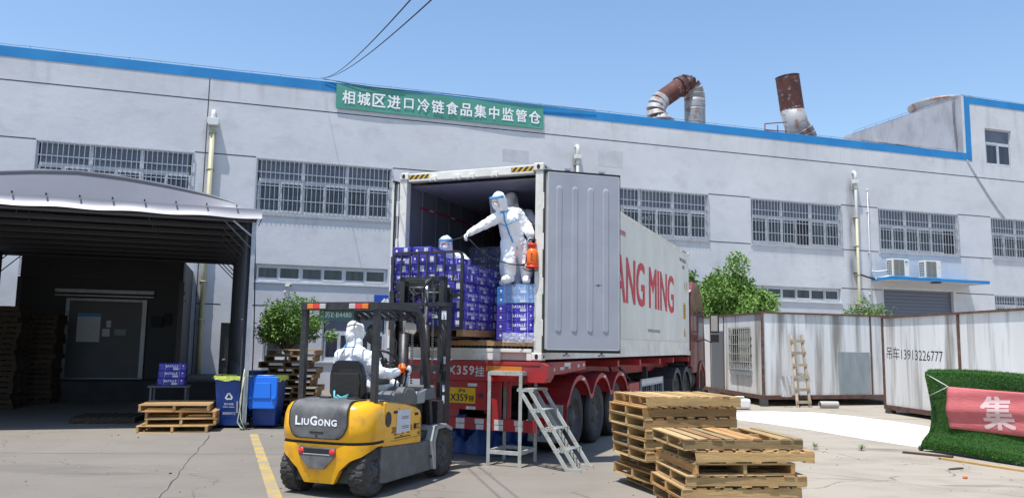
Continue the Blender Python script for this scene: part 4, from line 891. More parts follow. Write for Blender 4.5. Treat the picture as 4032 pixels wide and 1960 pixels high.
g.beam((0, .1, 1.28), (LT, .1, 1.28), .04, .04); g.tube([(.02, -.2, .08), (LT, -.2, .08)], .04, 10); g.build('frame', M_galv, e)
for x in (.0, 1.75, 3.45): g = MB(); g.tube([(x - .02, -.24, .045), (x + .02, -.24, .045)], .045, 12); g.build('castor', M_grey_steel, e)
g = MB()
def fl(a, b): x = .52 + a * 3.4; return (x, -.15 - .05 * sin(pi * b) - .012 * sin(14 * b + 4 * a) - .018 * sin(7 * a + 3 * b), 1.11 - .02 * a - (.68) * b + .02 * sin(pi * a) * (b - .5))
g.grid(fl, 60, 24); bn = g.build('banner', M_pinkflag, e); sm = bn.modifiers.new('solid', 'SOLIDIFY'); sm.thickness = .002
g = MB(); g.text('集', TR(1.42, -.225, .75) @ RY(-.06), h=.50, bold=.03); bc = g.build('banner_character', mat('tape_white', (.74, .52, .52), .6), bn); sw = bc.modifiers.new('w', 'SHRINKWRAP'); sw.target = bn; sw.wrap_method = 'PROJECT'; sw.use_project_y = True; sw.use_negative_direction = True; sw.use_positive_direction = True; sw.offset = .004
g = MB(); g.tube([(.02, -.07, 1.30), (.52, -.15, 1.11)], .006, 5); g.tube([(.02, -.1, .9), (.52, -.15, 1.11)], .004, 5); g.build('tie_cord', M_white, bn)
# loose planks and scraps on the ground
def plank(x, y, a, L, w, h, lab, m=None, nm='plank'):
    g = MB(); g.box(-L / 2, L / 2, -w / 2, w / 2, .002, h); o = g.build(nm, m or M_woodold); o.matrix_world = TR(x, y, 0) @ RZ(a); tag(o, lab, 'plank', 'loose planks')
plank(6.86, 13.4, -.75, .75, .10, .03, 'dark plank lying across the corner foot of the grass barrier')
plank(7.15, 12.3, -1.15, 1.5, .08, .03, 'long pale plank lying along the foot of the grass barrier', M_wood)
plank(6.5, 11.9, .5, .28, .05, .02, 'short dark wood scrap on the ground in front of the grass barrier')
plank(6.95, 12.85, -.8, .35, .07, .02, 'short brown wood scrap between the two planks')
g = MB(); g.box(-.25, .25, -.2, .2, .006, .012); o = g.build('cardboard_sheet', M_card); o.matrix_world = TR(-.78, 11.65, 0) @ RZ(.5); tag(o, 'flat piece of cardboard on the ground by the front wheel', 'cardboard')
g = MB(); R_ = random.Random(11)
for _ in range(520):
    x, y = R_.uniform(-9, 9), R_.uniform(7.5, 22); s = R_.uniform(.003, .009) * (2 if R_.random() < .06 else 1); a = R_.random() * 3
    g.box(-s, s, -s * .6, s * .6, .001, .001 + s * .7, R_.choice((0, 1, 1, 2)), TR(x, y, 0) @ RZ(a))
tag(g.build('ground_litter', [M_label, M_woodold, M_dark]), 'tiny chips and specks of litter scattered over the concrete yard', 'litter', kind='stuff')
e = empty('orange_peel', (6.15, 11.05, 0), 'small bright orange scrap on the concrete at the lower right', 'scrap'); g = MB(); g.ball((0, 0, .02), (.035, .03, .02), 10, 6); g.build('scrap', M_orangeplas, e)
for i, (x, y, lab) in enumerate([(5.25, 14.0, 'left of two weeds growing from a crack in the concrete'), (6.0, 13.9, 'right of two weeds growing from a crack in the concrete')]):
    e = empty('weed', (x, y, 0), lab, 'weed', 'weeds in the concrete'); g = MB(); R_ = random.Random(i)
    for _ in range(26):
        a = R_.random() * 6.3; l = R_.uniform(.04, .1); p = Vector((0, 0, R_.uniform(.0, .07))); q = p + Vector((cos(a) * l, sin(a) * l, l * .5)); w = Vector((-sin(a), cos(a), 0)) * .012; m_ = p.lerp(q, .5); g.add([p, m_ + w, q, m_ - w], [(0, 1, 2, 3)])
    g.build('leaves', M_leaf, e)
# ================================================================ container
KM = TR(-1.8063, 12.4788, 1.469) @ RZ(-.3916)          # x across, y towards the tractor, z up
CWd, CLn, CHt = 2.438, 12.192, 2.896
e = empty('shipping_container', KM, 'white refrigerated shipping container with red lettering on its side and open rear doors', 'container')
def casting(x, y, z, sx, sy, sz):
    g = MB(); w, l, h = .162, .178, .118; xa, xb = sorted((x, x + sx * w)); ya, yb = sorted((y, y + sy * l)); za, zb = sorted((z, z + sz * h))
    g.box(xa, xb, ya, yb, za, zb); o = g.build('corner_casting', M_cont_rail, e, bevel=.018)
    g = MB(); cx, cz = (xa + xb) / 2, (za + zb) / 2; yy = ya - .002 if sy > 0 else yb + .002
    pl = [(cx + .026 * cos(t * pi / 8), cz + .038 * sin(t * pi / 8)) for t in range(16)]
    g.prism(pl, yy - .001, yy + .001); xx = xa - .002 if sx > 0 else xb + .002; g.prism([((ya + yb) / 2 + .03 * cos(t * pi / 8), cz + .022 * sin(t * pi / 8)) for t in range(16)], xx - .001, xx + .001, axis='x')
    g.build('casting_hole', M_black, o)
for x, sx in ((0, 1), (CWd, -1)):
    for y, sy in ((0, 1), (CLn, -1)):
        for z, sz in ((0, 1), (CHt, -1)): casting(x, y, z, sx, sy, sz)
g = MB()
for x in (0.004, CWd - .134): g = MB(); g.box(x, x + .13, .02, .15, .118, CHt - .118); g.build('rear_post', M_cont_rail, e, bevel=.01)
g = MB(); g.box(.162, CWd - .162, .012, .14, 2.745, CHt - .02); g.build('door_header', M_cont_rail, e, bevel=.01)
g = MB(); g.box(.162, .55, .012, .14, .0, .115); g.box(.86, 1.78, .012, .14, .0, .115); g.box(2.04 + .16, CWd - .162, .012, .14, .0, .115); g.box(.162, CWd - .162, .006, .15, .1155, .165); g.box(.55, .86, .12, .14, 0, .1152); g.box(1.78, 2.2, .12, .14, 0, .1152); g.build('door_sill', M_cont_rail, e, bevel=.004)
for x in (.17, 1.92):
    g = MB(); w = .36; n = 4
    for k in range(n + 3):
        a = x - .09 + k * w / n; P = [(max(x, min(x + w, a)), 2.785), (max(x, min(x + w, a + .045)), 2.785), (max(x, min(x + w, a + .105)), 2.85), (max(x, min(x + w, a + .06)), 2.85)]
        if P[1][0] > P[0][0] + .002 or P[2][0] > P[3][0] + .002: g.prism(P, .0085, .0095)
    g.box(x, x + w, .0098, .0105, 2.785, 2.85, 1); g.build('hazard_stripes', [M_print_blk, M_plate_y], e)
g = MB()
for x in (.62, 1.03, 1.27, 1.66): g.box(x - .045, x + .045, -.035, .011, 2.735, 2.80); g.box(x - .055, x - .03, -.045, .011, 2.72, 2.77); g.box(x + .03, x + .055, -.045, .011, 2.72, 2.77)
g.build('cam_keeper', M_cont_rail, e, bevel=.008)
g = MB()
for x in (-.02, CWd - .0):
    for z in (.35, .95, 1.6, 2.2): g.box(x - .005, x + .03, -.02, .05, z, z + .24)
g.build('hinge', M_cont_rail, e, bevel=.006)
for x0, x1, nm in ((.0, .0, 'l'), (CWd, CWd, 'r')):
    g = MB(); N = 150; s = 1 if nm == 'r' else -1; xo = x0 - s * .012
    ys = [.15 + (CLn - .3) * k / N for k in range(N + 1)]
    g.add([(xo + (s * .004 if k % 5 == 0 else 0), y, z) for k, y in enumerate(ys) for z in (.35, CHt - .10)], [(2 * k, 2 * k + 2, 2 * k + 3, 2 * k + 1) if s > 0 else (2 * k, 2 * k + 1, 2 * k + 3, 2 * k + 2) for k in range(N)])
    g.build('side_wall', M_cont, e)
    g = MB(); xa, xb = sorted((x0 - s * .06, x0 - s * .002)); g.box(xa, xb, .178, CLn - .178, .02, .352); g.box(xa, xb, .178, CLn - .178, CHt - .105, CHt - .025)
    g.box(*sorted((x0 - s * .004, x0 + s * .003)), .18, CLn - .18, .350, .36); g.build('side_rail', M_cont_rail, e)
g = MB(); g.box(.05, CWd - .05, .1, CLn - .1, CHt - .04, CHt - .012); g.build('roof', M_cont, e)
g = MB(); g.box(.05, CWd - .05, CLn - .12, CLn - .02, .12, CHt - .05); g.build('front_wall', M_cont, e)
g = MB(); xi0, xi1, zi1 = .11, CWd - .11, 2.70
for x, s in ((xi0, 1), (xi1, -1)):
    g = MB()
    for k in range(24):
        y0 = .16 + k * .485; y1 = y0 + .485
        g.add([(x, y0, .17), (x, y0 + .40, .17), (x + s * .010, y0 + .42, .17), (x + s * .010, y1 - .02, .17), (x, y1, .17), (x, y0, zi1), (x, y0 + .40, zi1), (x + s * .010, y0 + .42, zi1), (x + s * .010, y1 - .02, zi1), (x, y1, zi1)], [(i, i + 1, i + 6, i + 5) for i in range(4)] if s < 0 else [(i, i + 5, i + 6, i + 1) for i in range(4)])
    g.build('inner_lining', M_inner, e)
g = MB()
for k in range(40): x = xi0 + (xi1 - xi0) * k / 40; g.add([(x, .14, zi1), (x + .045, .14, zi1), (x + .055, .14, zi1 - .003), (x, CLn - .3, zi1), (x + .045, CLn - .3, zi1), (x + .055, CLn - .3, zi1 - .003)], [(0, 1, 4, 3), (1, 2, 5, 4)])
g.build('ceiling', M_ceil, e)
g = MB(); g.add([(xi0, CLn - .35, .17), (xi1, CLn - .35, .17), (xi1, CLn - .35, zi1), (xi0, CLn - .35, zi1)], [(0, 1, 2, 3)]); g.build('inner_end_wall', M_inner, e)
g = MB(); g.box(.1, CWd - .1, .02, CLn - .2, .165, .17)
for k in range(34): x = .13 + k * .065; g.box(x, x + .012, .03, CLn - .3, .17, .20); g.box(x - .012, x + .024, .03, CLn - .3, .2, .205)
g.build('floor_bars', M_grey_steel, e)
g = MB(); g.box(.104, .126, .5, 8, 2.40, 2.43); 
for k in range(9): g.box(.127, .130, .8 + k * .8, .95 + k * .8, 2.402, 2.428, 1)
g.build('load_line', [mat('dull_red', (.35, .01, .05), .5), M_refl], e)
# doors
def door(M, side):
    d = MB(); d.box(0, 1.165, 0, .055, 0, 2.62, 0, M); d = d.build('door', M_cont, e)
    g = MB(); g.box(-.012, 1.177, -.012, .05, -.02, .0, 0, M); g.box(-.012, 1.177, -.012, .05, 2.62, 2.64, 0, M); g.box(-.016, 0, -.012, .05 if side == 'r' else .008, -.02, 2.64, 0, M); g.box(1.165, 1.185, -.012, .05, -.02, 2.64, 0, M)
    g.box(.0, 1.165, -.03, -.001, .0, .03, 0, M); g.box(0, 1.165, -.03, -.001, 2.59, 2.62, 0, M); g.build('gasket', M_gasket, d)
    g = MB(); g.box(.035, 1.14, -.05, -.001, .035, 2.585, 0, M)
    for k in range(4):
        x = .20 + .245 * k; P = []
        for (za, zb, w, dd) in ((.30, 2.36, .050, -.0505), (.32, 2.345, .034, -.061)):
            P.append([(x + w * cos(t), zb + w * sin(t)) for t in [i * pi / 8 for i in range(9)]] + [(x + w * cos(t), za + w * sin(t)) for t in [pi + i * pi / 8 for i in range(9)]] + [(dd,)])
        o_, i_ = P[0][:-1], P[1][:-1]; n = len(o_)
        g.add([(a, -.0505, b) for a, b in o_] + [(a, -.061, b) for a, b in i_], [(q, (q + 1) % n, n + (q + 1) % n, n + q)[::-1] for q in range(n)] + [tuple(range(n, 2 * n))], 0, False, M)
    g.build('inner_panel', M_doorp, d)
    if side == 'r':
        g = MB(); RS = random.Random(3)
        for q in range(9): xx = .66 + q * .035 + RS.uniform(-.01, .01); g.box(xx, xx + RS.uniform(.01, .03), -.0515, -.0505, .95 + RS.uniform(-.02, .02), .965 + RS.uniform(0, .02), 0, M)
        g.build('scuff_mark', M_dark, d)
    g = MB(); g.box(.02, 1.155, -.051, -.03, .02, .034, 0, M); g.box(.02, 1.155, -.051, -.03, 2.586, 2.60, 0, M); g.box(.02, .034, -.051, -.03, .02, 2.60, 0, M); g.box(1.141, 1.155, -.051, -.03, .02, 2.60, 0, M); g.build('panel_edge', M_alu, d)
    g = MB()
    for x in (.38, .93): g.tube([M @ Vector((x, .09, -.06)), M @ Vector((x, .09, 2.68))], .017, 8); g.box(x - .04, x + .04, .05, .13, -.075, -.045, 0, M); g.box(x - .045, x + .045, .06, .12, 2.67, 2.70, 0, M); g.box(x - .03, x + .05, .05, .12, .7, .74, 0, M)
    g.build('lock_rod', M_galv, d)
    return d
dv = Vector((.908, .733)).normalized()
door(TR(2.475, -.015, .14) @ RZ(atan2(dv.y, dv.x)), 'r')
door(TR(-.055, .02, .14) @ RZ(pi / 2 - .01) @ Matrix.Diagonal((1, -1, 1, 1)) @ TR(0, -.0, 0) if False else TR(-.082, .03, .14) @ RZ(pi / 2), 'l')
# side lettering
SMx = lambda y, z: TR(CWd - .0075, y, z) @ RZ(pi / 2)
g = MB(); g.text('YANG MING', SMx(6.58, 1.55), w=6.45, h=.92, bold=-.018, depth=.003); g.text('www.yangming.com', SMx(3.5, 2.46), w=2.7, h=.19, bold=.01, depth=.003); g.build('red_lettering', M_redlet, e)
g = MB(); g.text('YMLU 545326 4', SMx(11.15, 2.58), w=.95, h=.10, bold=.01); g.text('45R1', SMx(11.25, 2.40), w=.3, h=.10, bold=.01); g.text('PROHIBIT USE OF FORKLIFT', SMx(7.5, .58), w=1.3, h=.07, bold=.004); g.box(11.7 - .06, 11.7 + .06, -.004, -.002, -.2, .2, 0, SMx(0, 1.93)) if False else None; g.build('black_lettering', M_print_blk, e)
g = MB()
g.box(-.16, .16, -.004, -.002, -.22, .22, 0, SMx(11.35, 1.20)); g.prism([(-.14, -.11), (.14, -.11), (0, .14)], -.004, -.002, 0, SMx(11.35, .62)); g.box(-.06, .06, -.004, -.002, -.12, .12, 0, SMx(11.75, 1.90))
for k in range(5): g.box(-.10, .10, -.006, -.0045, .12 - k * .07, .15 - k * .07, 1, SMx(11.35, 1.20))
g.prism([(-.02, -.06), (.02, -.06), (0, .06)], -.006, -.0045, 1, SMx(11.35, .62)); g.box(-.08, .08, -.004, -.002, -.1, .1, 2, SMx(11.45, 1.90)); g.build('warning_decal', [M_plate_y, M_print_blk, M_alu], e)
g = MB()
for y in (1.35, 11.1): g.box(y and CWd - .0, CWd + .003, y, y + .5, CHt - .07, CHt - .035, 0)
for y in (1.35, 11.1):
    for k in range(4): g.box(CWd + .003, CWd + .005, y + .02 + k * .12, y + .08 + k * .12, CHt - .07, CHt - .035, 1)
g.build('hazard_stripes', [M_plate_y, M_print_blk], e)

# ================================================================ trailer
TMm = TR(-1.8063, 12.4788, 0) @ RZ(-.3916)
t = empty('container_trailer', TMm, 'red three axle skeletal trailer carrying the white container, with a yellow rear number plate', 'trailer')
g = MB(); g.prism([(-.03, 1.445), (2.47, 1.445), (2.55, 1.40), (2.55, 1.24), (2.50, 1.16), (-.03, 1.16)], -.06, .22); g.box(.0, 2.44, -.07, -.061, 1.40, 1.452); g.build('rear_beam', M_red, t, bevel=.008)
g = MB(); g.text('沪', TR(.78, -.0605, 1.31), h=.13, bold=.02); g.text('BX359', TR(1.14, -.0605, 1.31), w=.54, h=.135, bold=.02, spacing=1.15); g.text('挂', TR(1.50, -.0605, 1.30), h=.145, bold=.02); g.build('stencil_lettering', M_refl, t)
g = MB(); g.box(1.60, 2.16, -.063, -.061, 1.31, 1.385); g.build('orange_marker', M_orange, t); g = MB(); g.box(1.70, 2.1, -.066, -.061, 1.17, 1.25); g.build('tail_lamp', M_light_red, t)
g = MB(); g.box(.70, 1.50, -.03, .04, .74, 1.158); g.box(.55, .70, .0, .03, .6, 1.158); g.box(1.50, 1.72, .02, .05, .62, 1.158); g.build('plate_panel', M_red, t, bevel=.005, loc=(.09, 0, 0))
g = MB(); g.box(.90, 1.335, -.042, -.031, .83, 1.055); pl = g.build('number_plate', M_plate_y, t, loc=(.09, 0, 0))
g = MB(); g.text('沪·B', TR(1.117, -.043, 1.012), h=.055, bold=.018); g.text('X359', TR(1.07, -.043, .912), h=.105, bold=.015, w=.29); g.text('挂', TR(1.275, -.043, .905), h=.085, bold=.015); g.build('plate_lettering', M_print_blk, pl)
g = MB()
for x in (.84, 1.42): g.tube([(x, -.045, .95), (x, -.03, .95)], .035, 12)
g.build('round_reflector', M_dark, t, loc=(.09, 0, 0))
g = MB()
for x, z in ((.82, 1.10), (1.28, 1.10), (.80, .765), (1.26, .765)): g.box(x - .075, x + .075, -.034, -.0305, z - .022, z + .022)
g.build('reflector', M_refl, t, loc=(.09, 0, 0))
g = MB(); g.box(.1, 2.34, .02, .09, .45, .62); bm = g.build('bumper', M_red, t, bevel=.006)
g = MB()
for k in range(7):
    x = .16 + k * .31; g.box(x, x + .14, .015, .019, .54, .61); g.box(x + (.0 if k % 2 else .02), x + .14, .015, .019, .46, .53)
g.build('bumper_marking', M_refl, bm)
g = MB()
for x in (.55, .70, 1.72, 1.9): g.box(x, x + .05, .03, .07, .62, 1.15)
g.beam((1.55, .1, .7), (1.1, .8, 1.2), .06, .05); g.build('bumper_bracket', M_red, t)
g = MB()
for x in (.62, 1.70): g.box(x, x + .12, .1, 12.0, 1.08, 1.40)
for y in (2, 4.2, 6, 8, 9.6, 11.8): g.box(.0, 2.44, y, y + .12, 1.30, 1.42)
g.build('chassis_beam', M_red, t)
g = MB(); g.prism([(.02, 1.445), (2.05, 1.445), (2.05, 1.36), (1.9, 1.30), (.02, 1.24)], 2.40, 2.46, axis='x'); g.build('side_outrigger', M_red, t, bevel=.006)
g = MB()
for k, y in enumerate((.18, .42, .75, 1.15, 1.62, 1.9)): g.box(2.461, 2.464, y, y + (.10 if k != 2 else .2), 1.30 + .012 * k, 1.345 + .012 * k)
g.box(2.461, 2.464, .95, 1.25, 1.37, 1.43, 1); g.build('side_reflector', [M_refl, M_label], t)
for x0, x1, inn in ((1.86, 2.42, 1), (.02, .58, -1)):
    g = MB(); cs = [1.85, 3.13, 4.41]; pts = [(1.15, .42), (1.18, .8)]
    for c in cs:
        for k in range(9):
            a = radians(150 - 120 * k / 8); pts.append((c + .66 * cos(a), .55 + .66 * sin(a)))
    pts += [(5.08, .95), (5.12, .5)]
    for (a, b), (c_, d) in zip(pts[:-1], pts[1:]): g.add([(x0, a, b), (x1, a, b), (x1, c_, d), (x0, c_, d), (x0, a, b - .02), (x1, a, b - .02), (x1, c_, d - .02), (x0, c_, d - .02)], [(0, 1, 2, 3), (7, 6, 5, 4), (0, 4, 5, 1), (1, 5, 6, 2), (2, 6, 7, 3), (3, 7, 4, 0)], 0, False)
    xe = x1 if inn > 0 else x0 - .02
    for (a, b), (c_, d) in zip(pts[:-1], pts[1:]): g.add([(xe, a, b + .01), (xe + .02, a, b + .01), (xe + .02, c_, d + .01), (xe, c_, d + .01), (xe, a, b - .07), (xe + .02, a, b - .07), (xe + .02, c_, d - .07), (xe, c_, d - .07)], [(0, 1, 2, 3), (1, 5, 6, 2), (0, 3, 7, 4), (4, 7, 6, 5)])
    g.build('mudguard', M_red, t)
    g = MB()
    if inn > 0:
        for c in cs: g.box(x1 + .0205, x1 + .023, c + .1, c + .25, 1.13, 1.17)
        g.build('mudguard_reflector', M_refl, t)
def truck_wheel(par, x0, x1, y, r, out, nm='wheel'):
    g = MB(); w = x1 - x0; M = TR(x0, y, r) @ RY(pi / 2)
    g.lathe([(r * .60, 0.0), (r * .80, -.01), (r * .93, .0), (r, .04), (r, w - .04), (r * .93, w), (r * .80, w + .01), (r * .60, w)], 40, 0, M)
    for k in range(4):
        zz = .055 + (w - .11) * k / 3; g.lathe([(r + .001, zz - .018), (r + .006, zz - .014), (r + .006, zz + .014), (r + .001, zz + .018)], 40, 0, M)
    o = g.build(nm, M_trtyre, par)
    g = MB(); f = w if out > 0 else 0; s = 1 if out > 0 else -1
    g.lathe([(r * .61, f), (r * .58, f - s * .03), (r * .50, f - s * .10), (r * .30, f - s * .12), (r * .28, f - s * .04), (r * .15, f - s * .02), (r * .12, f + s * .0), (0, f + s * .0)], 32, 0, M)
    for k in range(10): a = k * pi / 5; c = M @ Vector((r * .38 * cos(a), r * .38 * sin(a), f - s * .11)); q = M @ Vector((r * .38 * cos(a), r * .38 * sin(a), f - s * .08)); g.tube([c, q], .016, 6)
    g.build('rim', M_rim, o); return o
for y in (1.85, 3.13, 4.41):
    truck_wheel(t, 2.06, 2.33, y, .525, 1); truck_wheel(t, 1.76, 2.02, y, .525, 1); truck_wheel(t, .11, .38, y, .525, -1)
    g = MB(); g.tube([(.4, y, .53), (1.75, y, .53)], .075, 10); g.build('axle', M_dark, t)
g = MB(); g.box(1.82, 2.40, 1.08, 1.10, .20, .78); f = g.build('mud_flap', mat('grey_flap', (.33, .34, .35), .6, c2=(.24, .25, .26), scale=4), t, bevel=.01)
g = MB(); g.text('03 -29', TR(2.11, 1.078, .33), w=.40, h=.075, bold=.01); g.prism([(-.11, .02), (.11, .02), (.06, -.16), (-.06, -.16)], -.003, -.001, 1, TR(2.03, 1.08, .55)); g.build('flap_print', [M_print_blk, M_light_red], f)
g = MB(); g.box(2.0, 2.42, 5.2, 6.05, .45, .95); tb = g.build('tool_box', M_red, t, bevel=.01); g = MB(); g.box(2.421, 2.424, 5.25, 5.32, .72, .80); g.box(2.421, 2.43, 5.6, 5.64, .60, .75, 1); g.build('latch', [M_refl, M_black], tb)
g = MB()
for a, b in (((2.4, 6.3, .36), (2.4, 8.5, .36)), ((2.4, 6.3, .86), (2.4, 8.5, .86)), ((2.4, 6.3, .98), (2.4, 8.5, .98)), ((2.4, 6.3, .36), (2.4, 6.3, .98)), ((2.4, 8.5, .36), (2.4, 8.5, .98)), ((2.4, 7.4, .36), (2.4, 7.4, .86))): g.beam(a, b, .035, .035)
for k in range(10): y = 6.4 + k * .21; g.tube([(2.39, y, .36), (2.39, y, .86)], .006, 4)
g.box(2.38, 2.405, 6.3, 8.5, .87, .97, 1); g.build('storage_rack', [M_galv, M_refl], t)
g = MB()
for x in (.55, 1.8): g.box(x, x + .12, 8.9, 9.05, .35, 1.2); g.box(x - .05, x + .17, 8.85, 9.1, .3, .35)
g.box(1.7, 2.1, 6.6, 7.6, .5, .9); g.beam((2.0, 5.2, 1.3), (1.9, 6.0, .9), .04, .05); g.beam((2.0, 7.0, .9), (1.9, 6.2, 1.3), .04, .05); g.build('landing_leg', M_dark, t)

# ================================================================ tractor unit
t2 = empty('truck_tractor', TMm, 'red truck cab with black mirrors at the far end of the white container', 'truck')
def cab_prof():  # side outline (y, z)
    return [(12.75, .95), (12.75, 2.9), (12.85, 3.38), (13.15, 3.62), (13.9, 3.55), (14.45, 3.30), (14.75, 2.9), (15.0, 1.9), (15.08, 1.2), (15.08, .5), (14.7, .42), (14.65, .75), (14.45, 1.0), (13.95, 1.05), (13.55, .95)]
g = MB(); g.prism(cab_prof(), .05, 2.40, axis='x'); g.build('cab', M_redcab, t2, bevel=.04, seg=3)
g = MB(); g.prism([(13.75, 2.0), (13.75, 2.75), (14.4, 2.75), (14.78, 2.05)], 2.399, 2.405, axis='x'); g.prism([(13.0, 2.15), (13.0, 2.75), (13.35, 2.75), (13.35, 2.15)], 2.399, 2.405, axis='x'); g.build('side_window', M_glass, t2)
g = MB(); g.prism([(13.62, 1.08), (13.62, 2.85), (13.64, 2.85), (13.64, 1.08)], 2.398, 2.406, axis='x'); g.box(2.4, 2.43, 13.7, 13.85, 1.85, 1.89); g.build('door_line', M_dark, t2)
g = MB(); g.prism([(12.35, 1.15), (12.40, 3.1), (12.55, 3.35), (12.75, 3.4), (12.75, 1.1)], 2.32, 2.41, axis='x'); g.prism([(12.35, 1.15), (12.40, 3.1), (12.55, 3.35), (12.75, 3.4), (12.75, 1.1)], .04, .13, axis='x'); g.build('air_deflector', M_redcab, t2)
g = MB(); g.box(.3, 2.2, 12.3, 12.74, 1.0, 3.0); [g.tube([(.4, 12.28, 1.2 + .4 * k), (2.25, 12.28, 1.2 + .4 * k)], .03, 6) for k in range(5)]; g.build('cab_rear_unit', M_dark, t2)
g = MB(); g.tube([(2.4, 14.7, 2.75), (2.62, 14.85, 2.78), (2.72, 14.85, 2.7)], .02, 6); g.tube([(2.4, 14.8, 1.95), (2.62, 14.85, 1.85), (2.72, 14.85, 1.95)], .02, 6); g.box(2.60, 2.86, 14.78, 14.90, 2.15, 2.72); g.box(2.62, 2.85, 14.78, 14.90, 1.86, 2.1); m_ = g.build('mirror', M_black, t2, bevel=.03); g = MB(); g.box(2.63, 2.83, 14.774, 14.779, 2.2, 2.68); g.build('mirror_glass', M_mirror, m_)
g = MB(); g.box(.7, .8, 9.2, 14.5, .75, 1.0); g.box(1.64, 1.74, 9.2, 14.5, .75, 1.0); g.tube([(2.1, 12.7, .75), (2.1, 13.4, .75)], .27, 16); g.box(1.9, 2.38, 12.1, 12.6, .55, 1.1); g.build('chassis', M_dark, t2)
g = MB()
for c in (10.3, 11.62):
    for k in range(10):
        a0, a1 = radians(180 - 18 * k), radians(162 - 18 * k); g.add([(x, c + .64 * cos(a), .52 + .64 * sin(a)) for a in (a0, a1) for x in (1.75, 2.42)], [(0, 1, 3, 2)]); g.add([(2.42, c + .64 * cos(a), .52 + .64 * sin(a) - dz) for a in (a0, a1) for dz in (0, .12)], [(0, 1, 3, 2)])
g.box(1.75, 2.42, 9.62, 9.66, .35, .9); g.build('mudguard', mat('black_mudguard', (.04, .042, .05), .5), t2)
g = MB()
for k in range(5): g.tube([(2.3, 12.2 + k * .07, 1.15), (2.38, 12.25 + k * .07, .8), (2.3, 12.3 + k * .07, .45)], .03, 6)
g.build('hose', M_greyplas, t2)
for y in (10.3, 11.62): truck_wheel(t2, 2.08, 2.36, y, .52, 1); truck_wheel(t2, .1, .38, y, .52, -1)
truck_wheel(t2, 2.08, 2.36, 14.2, .52, 1); truck_wheel(t2, .1, .38, 14.2, .52, -1)
g = MB(); g.prism([(13.55, .5), (13.6, 1.0), (13.8, 1.22), (14.2, 1.3), (14.6, 1.22), (14.8, 1.0), (14.85, .5), (14.75, .5), (14.7, .95), (14.2, 1.2), (13.7, .95), (13.65, .5)], 2.36, 2.44, axis='x'); g.build('wheel_arch', M_redcab, t2)

# blue tarpaulin under the trailer
e = empty('tarpaulin', TMm @ TR(.35, .55, 0), 'crumpled dark blue tarpaulin bundled under the rear of the red trailer', 'tarpaulin'); g = MB()
def tp(a, b):
    x = -.35 + 1.75 * a; y = .9 * (b - .5); h = .40 * sin(pi * b) ** .6 * (.55 + .45 * sin(pi * a) ** .5); n_ = noise.noise(Vector((x * 3, y * 4, 1.3)))
    return (x, y + .5 + .08 * noise.noise(Vector((x * 4, b * 3, 7))), max(.01, h * (1 + 1.0 * n_ + .35 * noise.noise(Vector((x * 11, y * 9, 4))))))
g.grid(tp, 90, 50); g.build('sheet', M_tarp, e)

# ================================================================ work stand and steps
def V(*a): return Vector(a)
SF = [V(-.293, 11.587, 0), V(.15, 11.398, 0), V(.382, 11.954, 0), V(-.072, 12.164, 0)]
e = empty('work_stand', SF[0], 'tall white steel work stand with a rusty top plate behind the trailer', 'work stand'); Q = [p - SF[0] for p in SF]; HZ = 1.315
for p in Q: g = MB(); g.box(p.x - .024, p.x + .024, p.y - .024, p.y + .024, 0, HZ - .03); g.build('leg', M_ladder, e, bevel=.003)
g = MB()
for i in range(4): a, b = Q[i], Q[(i + 1) % 4]; g.beam((a.x, a.y, HZ - .03), (b.x, b.y, HZ - .03), .045, .05)
g.build('top_frame', M_ladder, e)
g = MB(); g.add([(p.x, p.y, z) for z in (HZ - .004, HZ + .004) for p in Q], [(3, 2, 1, 0), (4, 5, 6, 7), (0, 1, 5, 4), (1, 2, 6, 5), (2, 3, 7, 6), (3, 0, 4, 7)]); g.build('top_plate', mat('worn_plate', (.42, .40, .36), .7, c2=(.30, .2, .14), scale=5), e)
g = MB()
for i in range(4): a, b = Q[i], Q[(i + 1) % 4]; g.beam((a.x, a.y, .19), (b.x, b.y, .19), .035, .05)
g.build('lower_rail', M_ladder, e)
b0 = V(.80, 11.10, 0); e = empty('step_unit', b0, 'white metal steps with bar treads leaning against the work stand', 'steps'); offv = V(.21, .42, 0); dx = V(.135, -.035, 0); up_ = V(-.655, .30, 1.06)
for k, (o_, nm) in enumerate(((V(0, 0, 0), ''), (offv, ''))):
    for q in (V(0, 0, 0), dx): g = MB(); g.beam(o_ + q, o_ + q + up_, .035, .045); g.build('stringer', M_ladder, e)
    g = MB(); g.beam(o_ - dx * .2 + V(0, 0, .02), o_ + dx * 1.3 + V(0, 0, .02), .04, .04); g.beam(o_ + up_ - dx * .3, o_ + up_ + dx * 1.4, .03, .035); g.build('foot_bar', M_ladder, e)
for k in range(4):
    f = [1.0, .74, .50, .245][k]; c = up_ * f; g = MB()
    for q in range(5): s_ = dx * (-.15 + 1.3 * q / 4) + V(0, 0, .02); g.tube([c + s_ - offv * .04, c + s_ + offv * 1.04], .008, 6)
    for o_ in (V(0, 0, 0), offv): g.beam(c + o_ - dx * .25, c + o_ + dx * 1.3, .02, .035)
    g.build('tread', M_ladder, e)
